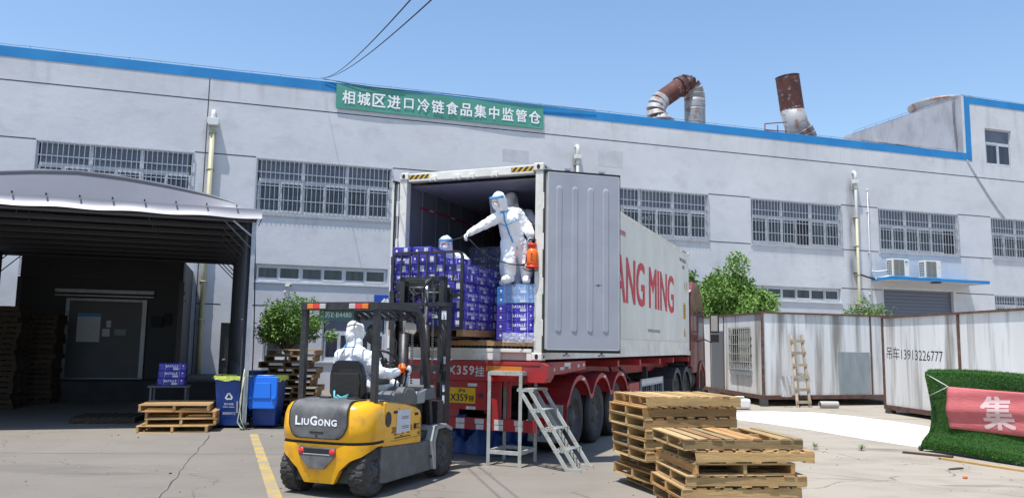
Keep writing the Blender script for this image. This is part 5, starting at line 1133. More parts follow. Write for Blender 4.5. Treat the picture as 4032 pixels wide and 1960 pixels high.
# ================================================================ forklift
FK = TR(-1.984, 9.314, 0) @ RZ(-.373)                  # x right, y forwards, origin on the ground under the rear axle
f = empty('forklift', FK, 'yellow electric forklift with a black overhead guard seen from behind', 'forklift')
WB = .585; RC = .27; YR = -.33
def outline(n=10, w=WB, yr=YR, rc=RC, yf=.10):
    P = [(-w, yf), (-w, yr + rc)]
    P += [(-w + rc - rc * cos(a), yr + rc - rc * sin(a)) for a in [pi / 2 * k / n for k in range(1, n + 1)]]
    P += [(x, yr - .012 * (1 - (x / (w - rc)) ** 2)) for x in [(-w + rc) + (2 * (w - rc)) * k / 16 for k in range(1, 16)]]
    P += [(w - rc + rc * sin(a), yr + rc - rc * cos(a)) for a in [pi / 2 * k / n for k in range(0, n)]]
    P += [(w, yr + rc), (w, yf)]
    return P
def loft(g, levels, mi=0, cap=True, **kw):
    rings = []
    for z, ins, dyr in levels:
        rings.append([(x, y, z) for x, y in outline(w=WB - ins, yr=YR + dyr, rc=RC, **kw)])
    n = len(rings[0]); vs = [p for r in rings for p in r]
    fs = [(i * n + j, i * n + j + 1, (i + 1) * n + j + 1, (i + 1) * n + j) for i in range(len(rings) - 1) for j in range(n - 1)]
    g.add(vs, fs, mi, True)
    if cap:
        L = len(levels) - 1; m = len(g.v) - n; g.f.append(tuple(m + j for j in range(n))); g.m.append(mi); g.s.append(False)
g = MB(); loft(g, [(.605, .012, .01), (.62, .0, .0), (.75, -.003, -.012), (.88, .004, -.006), (.96, .02, .018), (1.005, .045, .05), (1.03, .085, .095), (1.04, .13, .15)])
g.build('counterweight', M_yellow, f)
g = MB(); P = outline(); tot = []
acc = 0
for i, p in enumerate(P): tot.append(p)
def zlow(x, y):
    ax = abs(x)
    if y > -.10: return .55
    if ax < .20: return .155
    if ax < .27: return .155 + (ax - .20) / .07 * .14
    if ax < .40: return .295 + (ax - .27) / .13 * .115
    return .41 + (ax - .40) / .185 * .08 + max(0, (y + .25)) * .35
vs = []; P2 = []
for (a, b) in zip(P[:-1], P[1:]):
    n = max(1, int((Vector(b) - Vector(a)).length / .02)); P2 += [tuple(Vector(a).lerp(Vector(b), k / n)) for k in range(n)]
P2.append(P[-1]); NZ = 8
for x, y in P2:
    zl = min(.575, zlow(x, y))
    for k in range(NZ + 1):
        z = zl + (.58 - zl) * k / NZ; t_ = (.58 - z) / .42; sc = 1 - .03 * t_ * t_; vs.append((x * sc, y + .05 * t_ * t_, z))
m = len(P2); fs = [(i * (NZ + 1) + k, (i + 1) * (NZ + 1) + k, (i + 1) * (NZ + 1) + k + 1, i * (NZ + 1) + k + 1) for i in range(m - 1) for k in range(NZ)]
g.add(vs, fs, 0, True)
# underside thickness
vs2 = [v for i in range(m) for v in (vs[i * (NZ + 1)], (vs[i * (NZ + 1)][0] * .97, min(.1, vs[i * (NZ + 1)][1] + .12), vs[i * (NZ + 1)][2] + .01))]
g.add(vs2, [(2 * i, 2 * i + 1, 2 * i + 3, 2 * i + 2) for i in range(m - 1)], 0, False)
g.build('lower_counterweight', M_yellow, f)
g = MB(); loft(g, [(.578, .02, .02), (.578, .008, .008), (.608, .008, .008), (.608, .03, .03)], cap=False); g.build('seam', M_black, f)
g = MB(); g.box(-.5, .5, -.22, .2, .16, .60); g.box(-.30, .30, -.27, .1, .30, .58); g.build('counterweight_core', M_steel_dk, f)
# grey hood on the counterweight
g = MB()
def hood(a, b):
    # b 0..1 from bottom (z .64) up over the top to y .12
    s = b * 3; W_ = .375
    if s < 1: z = .645 + .25 * s; y = YR - .032; w = W_ * (.72 + .28 * min(1, (s * 1.8)) ** .5)
    elif s < 2: q = (s - 1); z = .895 + .155 * sin(q * pi / 2); y = YR - .032 + .17 * (1 - cos(q * pi / 2)); w = W_ * (1 - .05 * q)
    else: q = s - 2; z = 1.05 + .004 * sin(q * pi); y = YR + .138 + .26 * q; w = W_ * .95
    x = (2 * a - 1) * w; edge = max(0, abs(x) - (w - .06)) / .06
    return (x, y - .006 * (1 - (x / .37) ** 2) + .012 * edge * (s < 1.6), z - .004 * edge * (s > 1.5))
g.grid(hood, 24, 36); g.build('hood', M_hood, f)
g = MB()
rim = [hood(0, b / 30) for b in range(30, -1, -1)] + [hood(a / 12, 0) for a in range(13)] + [hood(1, b / 30) for b in range(31)]
g.tube(rim, .007, 6); g.build('hood_seal', M_black, f)
g = MB()
def logo(body, M, h, big):
    x = 0
    for ch in body: pass
yl = YR - .0405; x = -.285
for ch, hh, ww in (('L', .092, .078), ('I', .068, .024), ('U', .068, .076), ('G', .096, .100), ('O', .068, .080), ('N', .068, .080), ('G', .068, .080)):
    g.text(ch, TR(x + ww / 2, yl, .815 + hh / 2 - .032), w=ww - .007, h=hh * 1.08, bold=.03, depth=.001); x += ww + .005
g.build('lettering', M_white, f)
g = MB(); g.box(-.09, .09, YR - .045, YR - .036, .700, .718); g.tube([(.0, YR - .03, .672), (.0, YR - .046, .672)], .012, 12); g.build('lock_slot', M_black, f, bevel=.004)
g = MB()
for x in (-.2, .17): g.box(x, x + .13, -.06, .02, 1.052, 1.075)
g.build('hood_hinge', M_steel_dk, f, bevel=.012)
yb = YR - .022
g = MB(); g.prism([(-.235, .545), (.235, .545), (.24, .49), (.23, .45), (.10, .315), (-.10, .315), (-.23, .45), (-.24, .49)], yb + .0, yb + .02); g.build('towing_recess', M_hood, f, bevel=.004)
g = MB(); g.box(-.165, .165, yb - .003, yb - .0005, .478, .53); g.build('slot', M_black, f); g = MB(); g.box(-.17, .17, yb - .006, yb - .001, .468, .475); g.build('slot_lip', M_alu, f)
for x in (-.2, .2): g = MB(); g.lathe([(0, .008), (.03, .006), (.038, 0), (.038, -.01)], 20, 0, TR(x, yb - .002, .50) @ RX(pi / 2)); g.build('tail_reflector', M_light_red, f)
# side body
for s in (1, -1):
    g = MB(); prof_ = [(.10, .61), (.10, 1.035), (.55, .99), (.86, .935), (.97, .89), (1.0, .82), (1.0, .50), (.55, .50), (.10, .61)][:-1]
    g.prism([(.101, .612), (.101, 1.03), (.35, 1.01), (.62, .975), (.86, .925), (.97, .88), (1.0, .80), (1.0, .492), (.101, .53)], *sorted((s * .30, s * .578)), axis='x'); p = g.build('side_panel', M_yellow, f, bevel=.018, seg=3)
    xs = s * .580
    g = MB(); g.prism([(.185 + .065 * cos(a), .83 + .085 * sin(a)) for a in [k * pi / 12 for k in range(24)]], *sorted((xs, xs + s * .004)), axis='x')
    g.box(*sorted((xs, xs + s * .004)), .31, .39, .885, .915); g.box(*sorted((xs, xs + s * .004)), .82, .90, .83, .86); g.build('vent', M_black, p)
    g = MB()
    for k in range(9): zz = .765 + k * .0165; hw = .06 * sqrt(max(.05, 1 - ((zz - .83) / .085) ** 2)); g.box(*sorted((xs + s * .004, xs + s * .007)), .185 - hw, .185 + hw, zz - .003, zz + .003)
    g.build('vent_slat', M_greyplas, p)
    g = MB(); g.box(*sorted((xs - s * .001, xs + s * .0015)), .25, .97, .575, .578); g.box(*sorted((xs - s * .001, xs + s * .0015)), .965, .968, .578, .80); g.build('panel_line', M_dark, p)
    g = MB(); g.prism([(.08, .14), (.08, .53), (1.0, .49), (1.27, .49), (1.30, .12), (.20, .12)], *sorted((s * .28, s * .565)), axis='x'); g.build('chassis_side', M_greyplas, f, bevel=.01)
    g = MB(); P = [(1.30, .13), (1.255, .48), (1.36, .655), (1.62, .665), (1.80, .60), (1.80, .56), (1.62, .62), (1.39, .615), (1.315, .47), (1.35, .13)]; g.prism(P, *sorted((s * .36, s * .625)), axis='x'); g.build('front_fender', mat('fender_grey%d' % s, (.36, .36, .34), .5, c2=(.28, .28, .27), scale=6), f, bevel=.008)
RSM = TR(.5795, 0, 0) @ RZ(pi / 2)      # lettering on the right side
g = MB(); g.text('20', RSM @ TR(.315, 0, .70), h=.07, bold=.01); g.text('E', RSM @ TR(.745, 0, .69), h=.06, bold=.01); g.text('柳工', RSM @ TR(.87, 0, .70), h=.075, bold=.015); g.build('side_lettering', M_print_blk, f)
g = MB(); g.box(.38, .70, -.004, -.001, .655, .915, 0, RSM)
for z in (.70, .72, .81, .83): g.box(.50, .66, -.006, -.0045, z, z + .008, 1, RSM)
g.box(.34, .72, -.0055, -.0045, .60, .61, 2, RSM)
g.build('paper_notice', [M_label, M_greyplas, M_dark], f)
g = MB(); R_ = random.Random(2)
for q in range(9): y = R_.uniform(.3, .95); z = R_.choice((.62, .64, .93, .60)); g.box(y, y + R_.uniform(.015, .05), -.0055, -.0042, z, z + R_.uniform(.006, .02), 0, RSM)
g.build('torn_tape', M_dark, f)
# deck, floor, cowl
g = MB(); g.box(-.30, .30, .12, .98, .55, 1.0); g.box(-.55, .55, .13, .30, .98, 1.04); g.build('battery_cover', M_greyplas, f, bevel=.02)
g = MB(); g.box(-.5, .5, 1.0, 1.75, .50, .60); g.box(-.52, .52, 1.55, 1.72, .58, .95); g.build('floor', M_steel_dk, f)
g = MB(); g.prism([(1.20, .98), (1.20, 1.09), (1.50, 1.16), (1.56, .98)], -.45, .50, axis='x'); g.prism([(1.28, .6), (1.22, .98), (1.55, .98), (1.60, .6)], -.30, .30, axis='x'); cw = g.build('dashboard', M_greyplas, f, bevel=.02)
g = MB(); g.box(.22, .44, 1.215, 1.22, 1.0, 1.085, 0); g.build('display', M_black, cw)
# right console
g = MB(); g.prism([(.30, .96), (.32, 1.06), (.40, 1.13), (.56, 1.13), (.62, 1.06), (.64, .96)], .26, .54, axis='x'); g.prism([(.60, .96), (.63, 1.10), (.72, 1.17), (.92, 1.15), (1.0, 1.05), (1.0, .93)], .28, .52, axis='x'); g.build('side_console', M_greyplas, f, bevel=.03, seg=3)
g = MB(); g.prism([(.98, .95), (1.02, 1.10), (1.22, 1.13), (1.20, .95)], .22, .52, axis='x'); p = g.build('instrument_panel', mat('panel_grey', (.30, .31, .31), .5), f, bevel=.02)
g = MB(); g.quad((.27, 1.02, 1.118), (.49, 1.03, 1.118), (.49, 1.18, 1.138), (.27, 1.18, 1.138)); g.build('screen', M_black, p)
g = MB()
for k in range(3): x = .31 + .05 * k; g.tube([(x, .78 + .03 * k, 1.16), (x, .84 + .03 * k, 1.33)], .012, 8); g.ball((x, .84 + .03 * k, 1.35), .024, 10, 8)
g.build('lever', M_black, f)
# seat
g = MB(); g.box(-.24, .24, .27, .74, 1.0, 1.11); g.build('seat_cushion', M_seat, f, bevel=.03, seg=3)
g = MB(); g.prism([(-.19, 1.02), (.19, 1.02), (.235, 1.10), (.23, 1.30), (.19, 1.44), (.13, 1.475), (-.13, 1.475), (-.19, 1.44), (-.23, 1.30), (-.235, 1.10)], .19, .29, 0, RX(.06) @ TR(0, .06, -.01)); sb = g.build('seat_back', M_seat, f, bevel=.03, seg=3)
g = MB(); g.prism([(-.185, 1.05), (.185, 1.05), (.20, 1.22), (.18, 1.335), (-.18, 1.335), (-.20, 1.22)], .165, .195, 0, RX(.06) @ TR(0, .06, -.01)); g.build('seat_pocket', M_seat, sb, bevel=.012)
g = MB(); g.box(.24, .32, .34, .66, 1.20, 1.26); g.box(-.32, -.24, .34, .62, 1.20, 1.26); g.box(.25, .29, .30, .36, 1.05, 1.2); g.box(-.29, -.25, .30, .36, 1.05, 1.2); g.build('armrest', M_seat, f, bevel=.02)
g = MB(); g.tube([(-.12, .13, 1.13), (-.10, .10, 1.06), (-.02, .10, 1.045), (.06, .11, 1.06), (.08, .12, 1.09), (.0, .09, 1.055), (-.06, .10, 1.08)], .012, 6); g.build('loose_strap', M_lightblue, f)
# steering wheel
SWM = TR(.0, 1.05, 1.48) @ RX(-.75)
g = MB(); g.tube([SWM @ Vector((.17 * cos(a), .17 * sin(a), 0)) for a in [k * pi / 14 for k in range(28)]], .017, 8, closed=True)
for a in (.5, 2.6, 4.7): g.tube([SWM @ Vector((0, 0, -.02)), SWM @ Vector((.17 * cos(a), .17 * sin(a), 0))], .013, 6)
g.ball(tuple(SWM @ Vector((0, 0, -.02))), .045, 12, 8); g.tube([SWM @ Vector((.06, .14, 0)), SWM @ Vector((.06, .14, .07))], .014, 8); g.ball(tuple(SWM @ Vector((.06, .14, .09))), .032, 12, 8)
g.tube([SWM @ Vector((0, 0, -.03)), (0, 1.30, 1.05)], .035, 10); g.build('steering_wheel', M_black, f)
# overhead guard
for s in (-1, 1):
    g = MB(); g.box(s * .485 - .036, s * .485 + .036, -.02, .045, 1.0, 2.062); g.build('guard_post', M_steel_dk, f, bevel=.006)
    g = MB(); P = [(s * .485, .0, 2.115), (s * .482, .5, 2.13), (s * .478, .92, 2.115), (s * .475, 1.02, 2.08), (s * .473, 1.10, 2.0), (s * .47, 1.15, 1.88), (s * .462, 1.28, 1.45), (s * .455, 1.42, .92), (s * .452, 1.48, .62)]
    for a, b in zip(P[:-1], P[1:]): g.beam(a, b, .06, .075, up=(0, .35, 1))
    for p_ in P[1:-1]: g.tube([(p_[0] - .03, p_[1], p_[2]), (p_[0] + .03, p_[1], p_[2])], .0375, 14)
    g.build('guard_pillar', M_steel_dk, f)
g = MB(); g.box(-.52, .52, -.045, .03, 2.06, 2.155); rb = g.build('guard_rear_beam', M_steel_dk, f, bevel=.006)
g = MB(); g.beam((-.47, 1.09, 1.995), (.47, 1.09, 1.995), .05, .04); g.build('guard_front_beam', M_steel_dk, f)
g = MB()
for k in range(8):
    x = -.41 + k * .117; P = [(x, .02, 2.10), (x, .35, 2.125), (x, .65, 2.12), (x, .86, 2.08), (x, 1.0, 2.03), (x, 1.09, 2.0)]
    for a, b in zip(P[:-1], P[1:]): g.beam(a, b, .014, .05)
g.build('guard_bar', M_steel_dk, f)
for s in (-1, 1):
    x0 = s * .285
    for k, (m_, nm) in enumerate(((M_light_or, 'indicator_lens'), (M_light_red, 'brake_lens'), (M_light_cl, 'reversing_lens'))):
        xc = x0 + s * (.085 - .085 * k); g = MB(); g.box(xc - .042, xc + .042, -.068, -.0455, 2.075, 2.135); o = g.build('tail_lamp' if k == 0 else nm, m_, f, bevel=.006)
g = MB(); g.box(-.30, .17, .02, .03, 1.945, 2.10); pt = g.build('number_plate', M_plate_g, f)
g = MB(); g.text('苏E·B4480', TR(-.035, .019, 2.01), w=.36, h=.075, bold=.006); g.build('plate_lettering', mat('plate_silver', (.55, .62, .6), .5), pt)
g = MB(); g.text('场', TR(-.255, .019, 2.05), h=.045, bold=.01); g.text('内', TR(-.255, .019, 1.985), h=.045, bold=.01); g.build('plate_side_lettering', mat('plate_lime', (.35, .55, .08), .5), pt)
g = MB(); g.prism([(.25, 1.83), (.38, 1.80), (.415, 1.84), (.41, 1.93), (.37, 1.955), (.255, 1.965)], 1.10, 1.12); mr = g.build('mirror', M_mirror, f, bevel=.01); g = MB(); g.tube([(.33, 1.12, 1.9), (.40, 1.13, 1.98), (.46, 1.1, 2.0)], .01, 6); g.build('mirror_arm', M_black, mr)
g = MB(); g.ball((-.255, 1.14, 1.80), (.085, .05, .13), 18, 14); g.tube([(-.30, 1.16, 1.74), (-.40, 1.16, 1.70), (-.46, 1.2, 1.75)], .012, 6); g.build('convex_mirror', M_black, f)
# wheels
def fl_wheel(x0, x1, y, r, out, nm, lug=22):
    w = x1 - x0; M = TR(x0, y, r) @ RY(pi / 2); g = MB()
    g.lathe([(r * .62, 0), (r * .80, .002), (r * .95, .012), (r * .965, .03), (r * .965, w - .03), (r * .95, w - .012), (r * .80, w - .002), (r * .62, w)], 44, 0, M)
    for k in range(lug):
        for h_, (za, zb) in enumerate(((.004, w * .52), (w * .48, w - .004))):
            a = 2 * pi * (k + .5 * h_) / lug; da = pi / lug * .78; vs = []
            for rr, sh in ((r * .955, 1.0), (r * 1.0, .82)):
                for (aa, z) in ((-da, za), (-da * .2, za) if 0 else (da * .55, za), (da, (za + zb) / 2), (da * .3, zb), (-da * .8, zb), (-da * 1.15, (za + zb) / 2)):
                    zc = (za + zb) / 2; vs.append(((rr) * cos(a + aa * sh), (rr) * sin(a + aa * sh), zc + (z - zc) * sh))
            fs = [tuple(range(6, 12))] + [(i, (i + 1) % 6, 6 + (i + 1) % 6, 6 + i) for i in range(6)]; g.add(vs, fs, 0, False, M)
    o = g.build(nm, M_tyre, f, bevel=0)
    g = MB(); fz = w if out > 0 else 0; s = 1 if out > 0 else -1
    g.lathe([(r * .63, fz - s * .004), (r * .60, fz + s * .002), (r * .56, fz - s * .03), (r * .42, fz - s * .05), (r * .36, fz - s * .02), (r * .2, fz - s * .015), (r * .17, fz + s * .01), (0, fz + s * .012)], 30, 0, M)
    for k in range(6): a = k * pi / 3; c = M @ Vector((r * .29 * cos(a), r * .29 * sin(a), fz - s * .02)); q = M @ Vector((r * .29 * cos(a), r * .29 * sin(a), fz + s * .008)); g.tube([c, q], .011, 6)
    g.build('rim', M_rim, o)
fl_wheel(.345, .545, 0, .272, 1, 'rear_wheel'); fl_wheel(-.545, -.345, 0, .272, -1, 'rear_wheel')
fl_wheel(.39, .605, 1.60, .325, 1, 'front_wheel', 24); fl_wheel(-.605, -.39, 1.60, .325, -1, 'front_wheel', 24)
g = MB(); g.tube([(-.4, 0, .27), (.4, 0, .27)], .06, 10); g.tube([(-.4, 1.6, .32), (.4, 1.6, .32)], .09, 10); g.box(-.28, .28, .1, 1.5, .14, .5); g.build('axle', M_steel_dk, f)
# mast
g = MB()
for s in (-1, 1):
    g.box(*sorted((s * .36, s * .44)), 1.93, 1.945, .08, 2.20); g.box(*sorted((s * .36, s * .44)), 2.055, 2.07, .08, 2.20); g.box(*sorted((s * .425, s * .44)), 1.945, 2.055, .08, 2.20)
g.box(-.46, .46, 1.90, 2.07, 2.20, 2.25); g.box(-.44, .44, 1.89, 1.93, 1.32, 1.40); g.box(-.44, .44, 1.9, 1.94, .3, .42); g.build('outer_mast', M_steel_dk, f)
g = MB()
for s in (-1, 1): g.box(*sorted((s * .27, s * .345)), 2.0, 2.015, .45, 2.62); g.box(*sorted((s * .27, s * .345)), 2.10, 2.115, .45, 2.62); g.box(*sorted((s * .33, s * .345)), 2.015, 2.1, .45, 2.62)
g.box(-.345, .345, 2.0, 2.06, 2.56, 2.62); g.box(-.345, .345, 2.0, 2.06, 1.85, 1.9); g.build('inner_mast', M_steel_dk, f)
g = MB(); g.tube([(-.235, 1.97, .25), (-.235, 1.97, 1.82)], .07, 18); g.tube([(.10, 1.97, .25), (.10, 1.97, 1.95)], .062, 18); g.build('lift_cylinder', M_steel_dk, f)
g = MB(); g.tube([(-.235, 1.97, 1.82), (-.235, 1.97, 2.2)], .03, 12); g.tube([(.10, 1.97, 1.95), (.10, 1.97, 2.5)], .028, 12); g.build('piston_rod', M_chrome, f)
g = MB()
for x in (.215, -.10):
    for k in range(46): z = .9 + k * .034; g.box(x - .016, x + .016, 1.955, 1.967, z, z + .022)
g.build('lift_chain', M_grey_steel, f)
g = MB()
for P in ([(-.33, 1.88, 1.95), (-.36, 1.88, 1.8), (-.30, 1.88, 1.7), (-.31, 1.88, 1.55), (-.25, 1.88, 1.4), (-.24, 1.88, 1.0)], [(.38, 1.9, 1.95), (.43, 1.88, 1.86), (.44, 1.88, 1.7), (.41, 1.88, 1.55), (.41, 1.9, 1.2)], [(.36, 1.9, 1.8), (.40, 1.88, 1.74), (.40, 1.88, 1.5), (.37, 1.9, 1.3)], [(-.1, 1.93, 2.42), (0, 1.9, 2.36), (.1, 1.93, 2.44), (.15, 1.9, 2.2)], [(-.15, 1.92, 2.44), (-.05, 1.88, 2.34), (.05, 1.92, 2.4), (.1, 1.9, 2.1)], [(.18, 1.95, 2.6), (.12, 1.92, 2.5), (.05, 1.92, 2.42), (-.02, 1.92, 2.45)]):
    g.tube(P, .013, 6)
g.build('hydraulic_hose', M_black, f)
g = MB(); g.lathe([(.05, -.02), (.065, -.02), (.065, .02), (.05, .02)], 18, 0, TR(.10, 2.0, 2.52) @ RY(pi / 2)); g.build('pulley', M_grey_steel, f)
g = MB(); g.box(.36, .43, 1.925, 1.929, 2.02, 2.14); g.box(.40, .435, 1.925, 1.929, 1.42, 1.52); g.box(.40, .43, 1.925, 1.929, .9, 1.0); g.box(.40, .43, 1.925, 1.929, 1.05, 1.14); dec = g.build('warning_label', M_label, f)
g = MB(); g.tube([(.395, 1.922, 2.10), (.395, 1.922, 2.07), (.405, 1.922, 2.05), (.395, 1.922, 2.035), (.382, 1.922, 2.045)], .005, 5); g.build('hook_symbol', M_print_blk, dec)
g = MB(); g.box(-.62, .40, 2.20, 2.26, 2.33, 2.40); g.box(-.52, .36, 2.20, 2.26, 1.86, 1.94); g.box(-.50, .10, 2.17, 2.25, 2.43, 2.56); g.box(-.06, .16, 2.15, 2.24, 2.30, 2.52); g.box(.10, .36, 2.17, 2.22, 2.44, 2.48); g.box(.31, .37, 2.18, 2.24, 1.88, 2.44); g.box(-.62, -.54, 2.18, 2.24, 1.88, 2.44); g.box(.18, .38, 2.15, 2.18, 2.38, 2.44); g.build('carriage', M_steel_dk, f, bevel=.006)
g = MB(); g.box(.19, .34, 2.165, 2.20, 1.90, 1.99); g.tube([(-.3, 2.14, 2.47), (.0, 2.14, 2.47)], .022, 10); g.tube([(-.45, 2.16, 2.40), (.3, 2.16, 2.40)], .02, 8); g.build('side_shift_cylinder', M_grey_steel, f)
g = MB(); X0, X1, Y = -.66, .46, 2.34
for x in (X0, X1): g.box(x - .02, x + .02, Y - .02, Y + .02, 1.90, 2.94)
P = [(X0, Y, 2.93), (X0 + .02, Y, 2.98), (X0 + .07, Y, 3.0), (X1 - .07, Y, 3.0), (X1 - .02, Y, 2.98), (X1, Y, 2.93)]
for a, b in zip(P[:-1], P[1:]): g.beam(a, b, .03, .035)
for k in range(1, 8): x = X0 + (X1 - X0) * k / 8; g.box(x - .011, x + .011, Y - .012, Y + .012, 2.58, 2.985)
g.box(X0 + .02, X1 - .02, Y - .012, Y + .012, 2.57, 2.59); g.box(X0, X1, Y - .015, Y + .015, 2.36, 2.40); g.build('load_backrest', M_steel_dk, f)
for x in (-.42, .24): g = MB(); g.box(x - .06, x + .06, 2.30, 2.345, 1.80, 2.42); g.prism([(2.30, 1.80), (2.30, 1.765), (3.40, 1.782), (3.40, 1.795)], x - .06, x + .06, axis='x'); g.build('fork', M_steel_dk, f)
g = MB(); g.tube([(.39, .83, 1.37), (.40, .84, 1.41)], .035, 10); g.ball((.36, .86, 1.40), (.05, .04, .05), 10, 8); g.build('cloth_rag', M_orangeplas, f); g = MB(); g.tube([(.37, .93, 1.16), (.39, .95, 1.30)], .035, 12); g.ball((.40, .97, 1.36), (.035, .03, .06), 10, 8); g.build('bottle_holder', M_alu, f)

# ================================================================ load on the forks
LX, LY, LZ = -.735, 2.395, 1.80
pm = FK @ TR(LX, LY, LZ)
e = empty('cargo_pallet', pm, 'wooden pallet carrying the carton load on the forks of the forklift', 'pallet'); g = MB()
for x in (.0, .55, 1.1): g.box(x, x + .10, 0, 1.2, .0, .09)
g.build('runner', M_ply, e)
for k in range(6): g = MB(); g.box(0, 1.2, .01 + k * .21, .13 + k * .21, .091, .104); g.build('deck_board', M_ply, e)
z0 = LZ + .105; Hc = .1325
RJ = random.Random(5)
def put(x, y, k, rot, flip, lab):
    j = lambda s: RJ.uniform(-s, s)
    B = FK @ TR(LX + x + j(.010), LY + y + j(.008), z0 + k * Hc)
    if rot: M = B @ TR(.298, 0, 0) @ RZ(pi / 2 + j(.035))
    else: M = B @ RZ(j(.03))
    if flip: M = M @ TR(.455, .298, 0) @ RZ(pi)
    carton(M, lab, 'cartons stacked on the forklift load')
rows = 9
for k in range(9):
    rt = ('topmost', 'second', 'third', 'fourth', 'fifth', 'sixth', 'seventh', 'eighth', 'bottom')[8 - k]; L = []
    if k <= 6:
        if k % 2 == 0:
            L = [(.30 * i, 0, 1) for i in range(4)] + [(.90, .46, 1), (0, .46, 1)] + [(.76, .92, 0), (.30, .92, 0)]
            if k >= 5: L += [(.3, .46, 1), (.6, .46, 1)]
        else:
            L = [(0, 0, 0), (.46, 0, 1), (.765, 0, 0), (.92, .31, 1), (.92, .77, 1), (0, .31, 1), (0, .77, 1)]
            if k == 3 or k == 1: L = [(0, 0, 0), (.46, 0, 0), (.92, 0, 1), (.92, .46, 1), (.765, .92, 0), (0, .31, 1), (0, .77, 1)]
            if k >= 5: L += [(.46, .46, 1), (.62, .31, 1), (.31, .77, 1)][:2]
    elif k == 7: L = [(0, 0, 0), (.46, .0, 1), (.0, .31, 1), (.50, .46, 0), (.30, .46, 1)][:4]
    else: L = [(.04, 0, 1), (.36, .02, 1), (.05, .47, 1)]
    nf = 0; ns = 0; nr = 0
    for (x, y, r) in L:
        if y < .1: nf += 1; pos = 'front row, ' + ORD[nf - 1] + ' from left'
        elif x > .7: ns += 1; pos = 'right side, ' + ORD[ns] + ' from front'
        elif x < .1: nr += 1; pos = 'left side, ' + ORD[nr] + ' behind front'
        else: nr += 1; pos = 'inner, ' + ORD[nr] + ' behind front'
        put(x, y, k, r, RJ.random() < .4, 'blue carton in ' + rt + ' layer of forklift load, ' + pos)

# ---- cartons inside the container
g = 'cartons stacked at the container opening'
for k in range(6):
    lay = ('bottom', 'second lowest', 'third lowest', 'third highest', 'second highest', 'top')[k]
    for i in range(2):
        for j in range(3 if k == 5 and i else 1):
            if i: M = KM @ TR(1.85 + RJ.uniform(-.008, .008), .03 + j * .31 + RJ.uniform(-.01, .01), .29 + k * .135) @ RZ(RJ.uniform(-.015, .015))
            else: M = KM @ TR(1.84, .42, .29 + k * .135) @ RZ(pi / 2)
            carton(M, ('left ' if i == 0 else 'right ') + 'carton of the ' + lay + ' layer at the container mouth' + ('' if j == 0 else ', %s row back' % ORD[j]), g, wrap=k >= 4)
e = empty('cargo_pallet', KM @ TR(.75, .02, .205), 'low brown pallet under the carton stack at the container opening', 'pallet'); gg = MB()
for y in (0, .5, 1.0): gg.box(0, 1.56, y, y + .1, 0, .065)
gg.build('runner', M_ply, e)
for k in range(5): gg = MB(); gg.box(.02 + k * .33, .22 + k * .33, 0, 1.1, .066, .08); gg.build('deck_board', M_ply, e)
gg = MB(); x0, x1, y0, y1, za, zb = 1.825, 2.332, .0, .97, .83, 1.106
def wr(a, b):
    P = [(x0, y1), (x0, y0), (x1, y0), (x1, y1)]; s = a * 3; i = min(2, int(s)); q = s - i; p0, p1 = P[i], P[i + 1]; x = p0[0] + (p1[0] - p0[0]) * q; y = p0[1] + (p1[1] - p0[1]) * q
    w = .008 * noise.noise(Vector((a * 30, b * 6, 1))); return (x + w, y - .008 + w - .004, za + (zb - za) * b)
gg.grid(wr, 60, 8); gg.grid(lambda a, b: (x0 + (x1 - x0) * a, y0 + (y1 - y0) * b, zb + .006 + .006 * noise.noise(Vector((a * 8, b * 8, 3)))), 20, 16); o = gg.build('stretch_film', M_film); o.matrix_world = KM; tag(o, 'clear bluish stretch film wrapped round the upper cartons under the feet of the standing worker', 'stretch film')
gg = MB()
def wr2(a, b): return (1.83 + .50 * a, -.012 + .012 * noise.noise(Vector((a * 14, b * 9, 5))), .255 + .14 * b + .03 * noise.noise(Vector((a * 9, 2, 1))))
gg.grid(wr2, 40, 8); o = gg.build('stretch_film', mat('crumpled_film', (.8, .82, .9), .12, alpha=.45, spec=1, bump=1, bscale=20)); o.matrix_world = KM; tag(o, 'torn crumpled clear film round the bottom carton at the container mouth', 'stretch film')
# back wall of wrapped cartons
for k in range(13):
    for i in range(5):
        x = .14 + i * .435
        if x > 1.95: continue
        if k > 11 and i > 3: continue
        fl_ = RJ.random() < .5
        M = KM @ TR(x, 2.35 + RJ.uniform(-.01, .01), .21 + k * .134)
        if (i + k) % 3: M = M @ TR(0, 0, 0)
        else: M = M @ TR(.37, 0, 0) @ RZ(pi / 2)
        if fl_ and (i + k) % 3: M = M @ TR(.455, .298, 0) @ RZ(pi)
        carton(M, 'dim carton deep in container, %s row up, %s from left' % (ORD[k], ORD[i]), 'wrapped cartons deep in the container')
for k in range(10):
    M = KM @ TR(1.86, 1.15, .21 + k * .134 + (.0)) 
    if k > 6: carton(M, 'dim carton right of the standing worker, %s from the top of its stack' % ORD[9 - k], 'dim cartons behind the worker')
gg = MB()
gg.grid(lambda a, b: (.13 + 1.75 * a, 2.325 + .03 * noise.noise(Vector((a * 5 + b * 3, b * 2, 1))), .22 + 1.76 * b), 40, 20); o = gg.build('stretch_film', M_film_dim); o.matrix_world = KM; tag(o, 'hazy stretch film over the dim wall of cartons deep in the container', 'stretch film')
gg = MB(); gg.grid(lambda a, b: (1.25 - .55 * b * (1 - a) + .45 * a, 2.2 - .9 * a, 1.45 + .45 * b * (1 - .3 * a) - .35 * (1 - b) + .04 * noise.noise(Vector((a * 9, b * 5, 2)))), 24, 12); o = gg.build('stretch_film', M_film_dim); o.matrix_world = KM; tag(o, 'loose sheet of stretch film hanging between the cartons and the standing worker', 'stretch film')
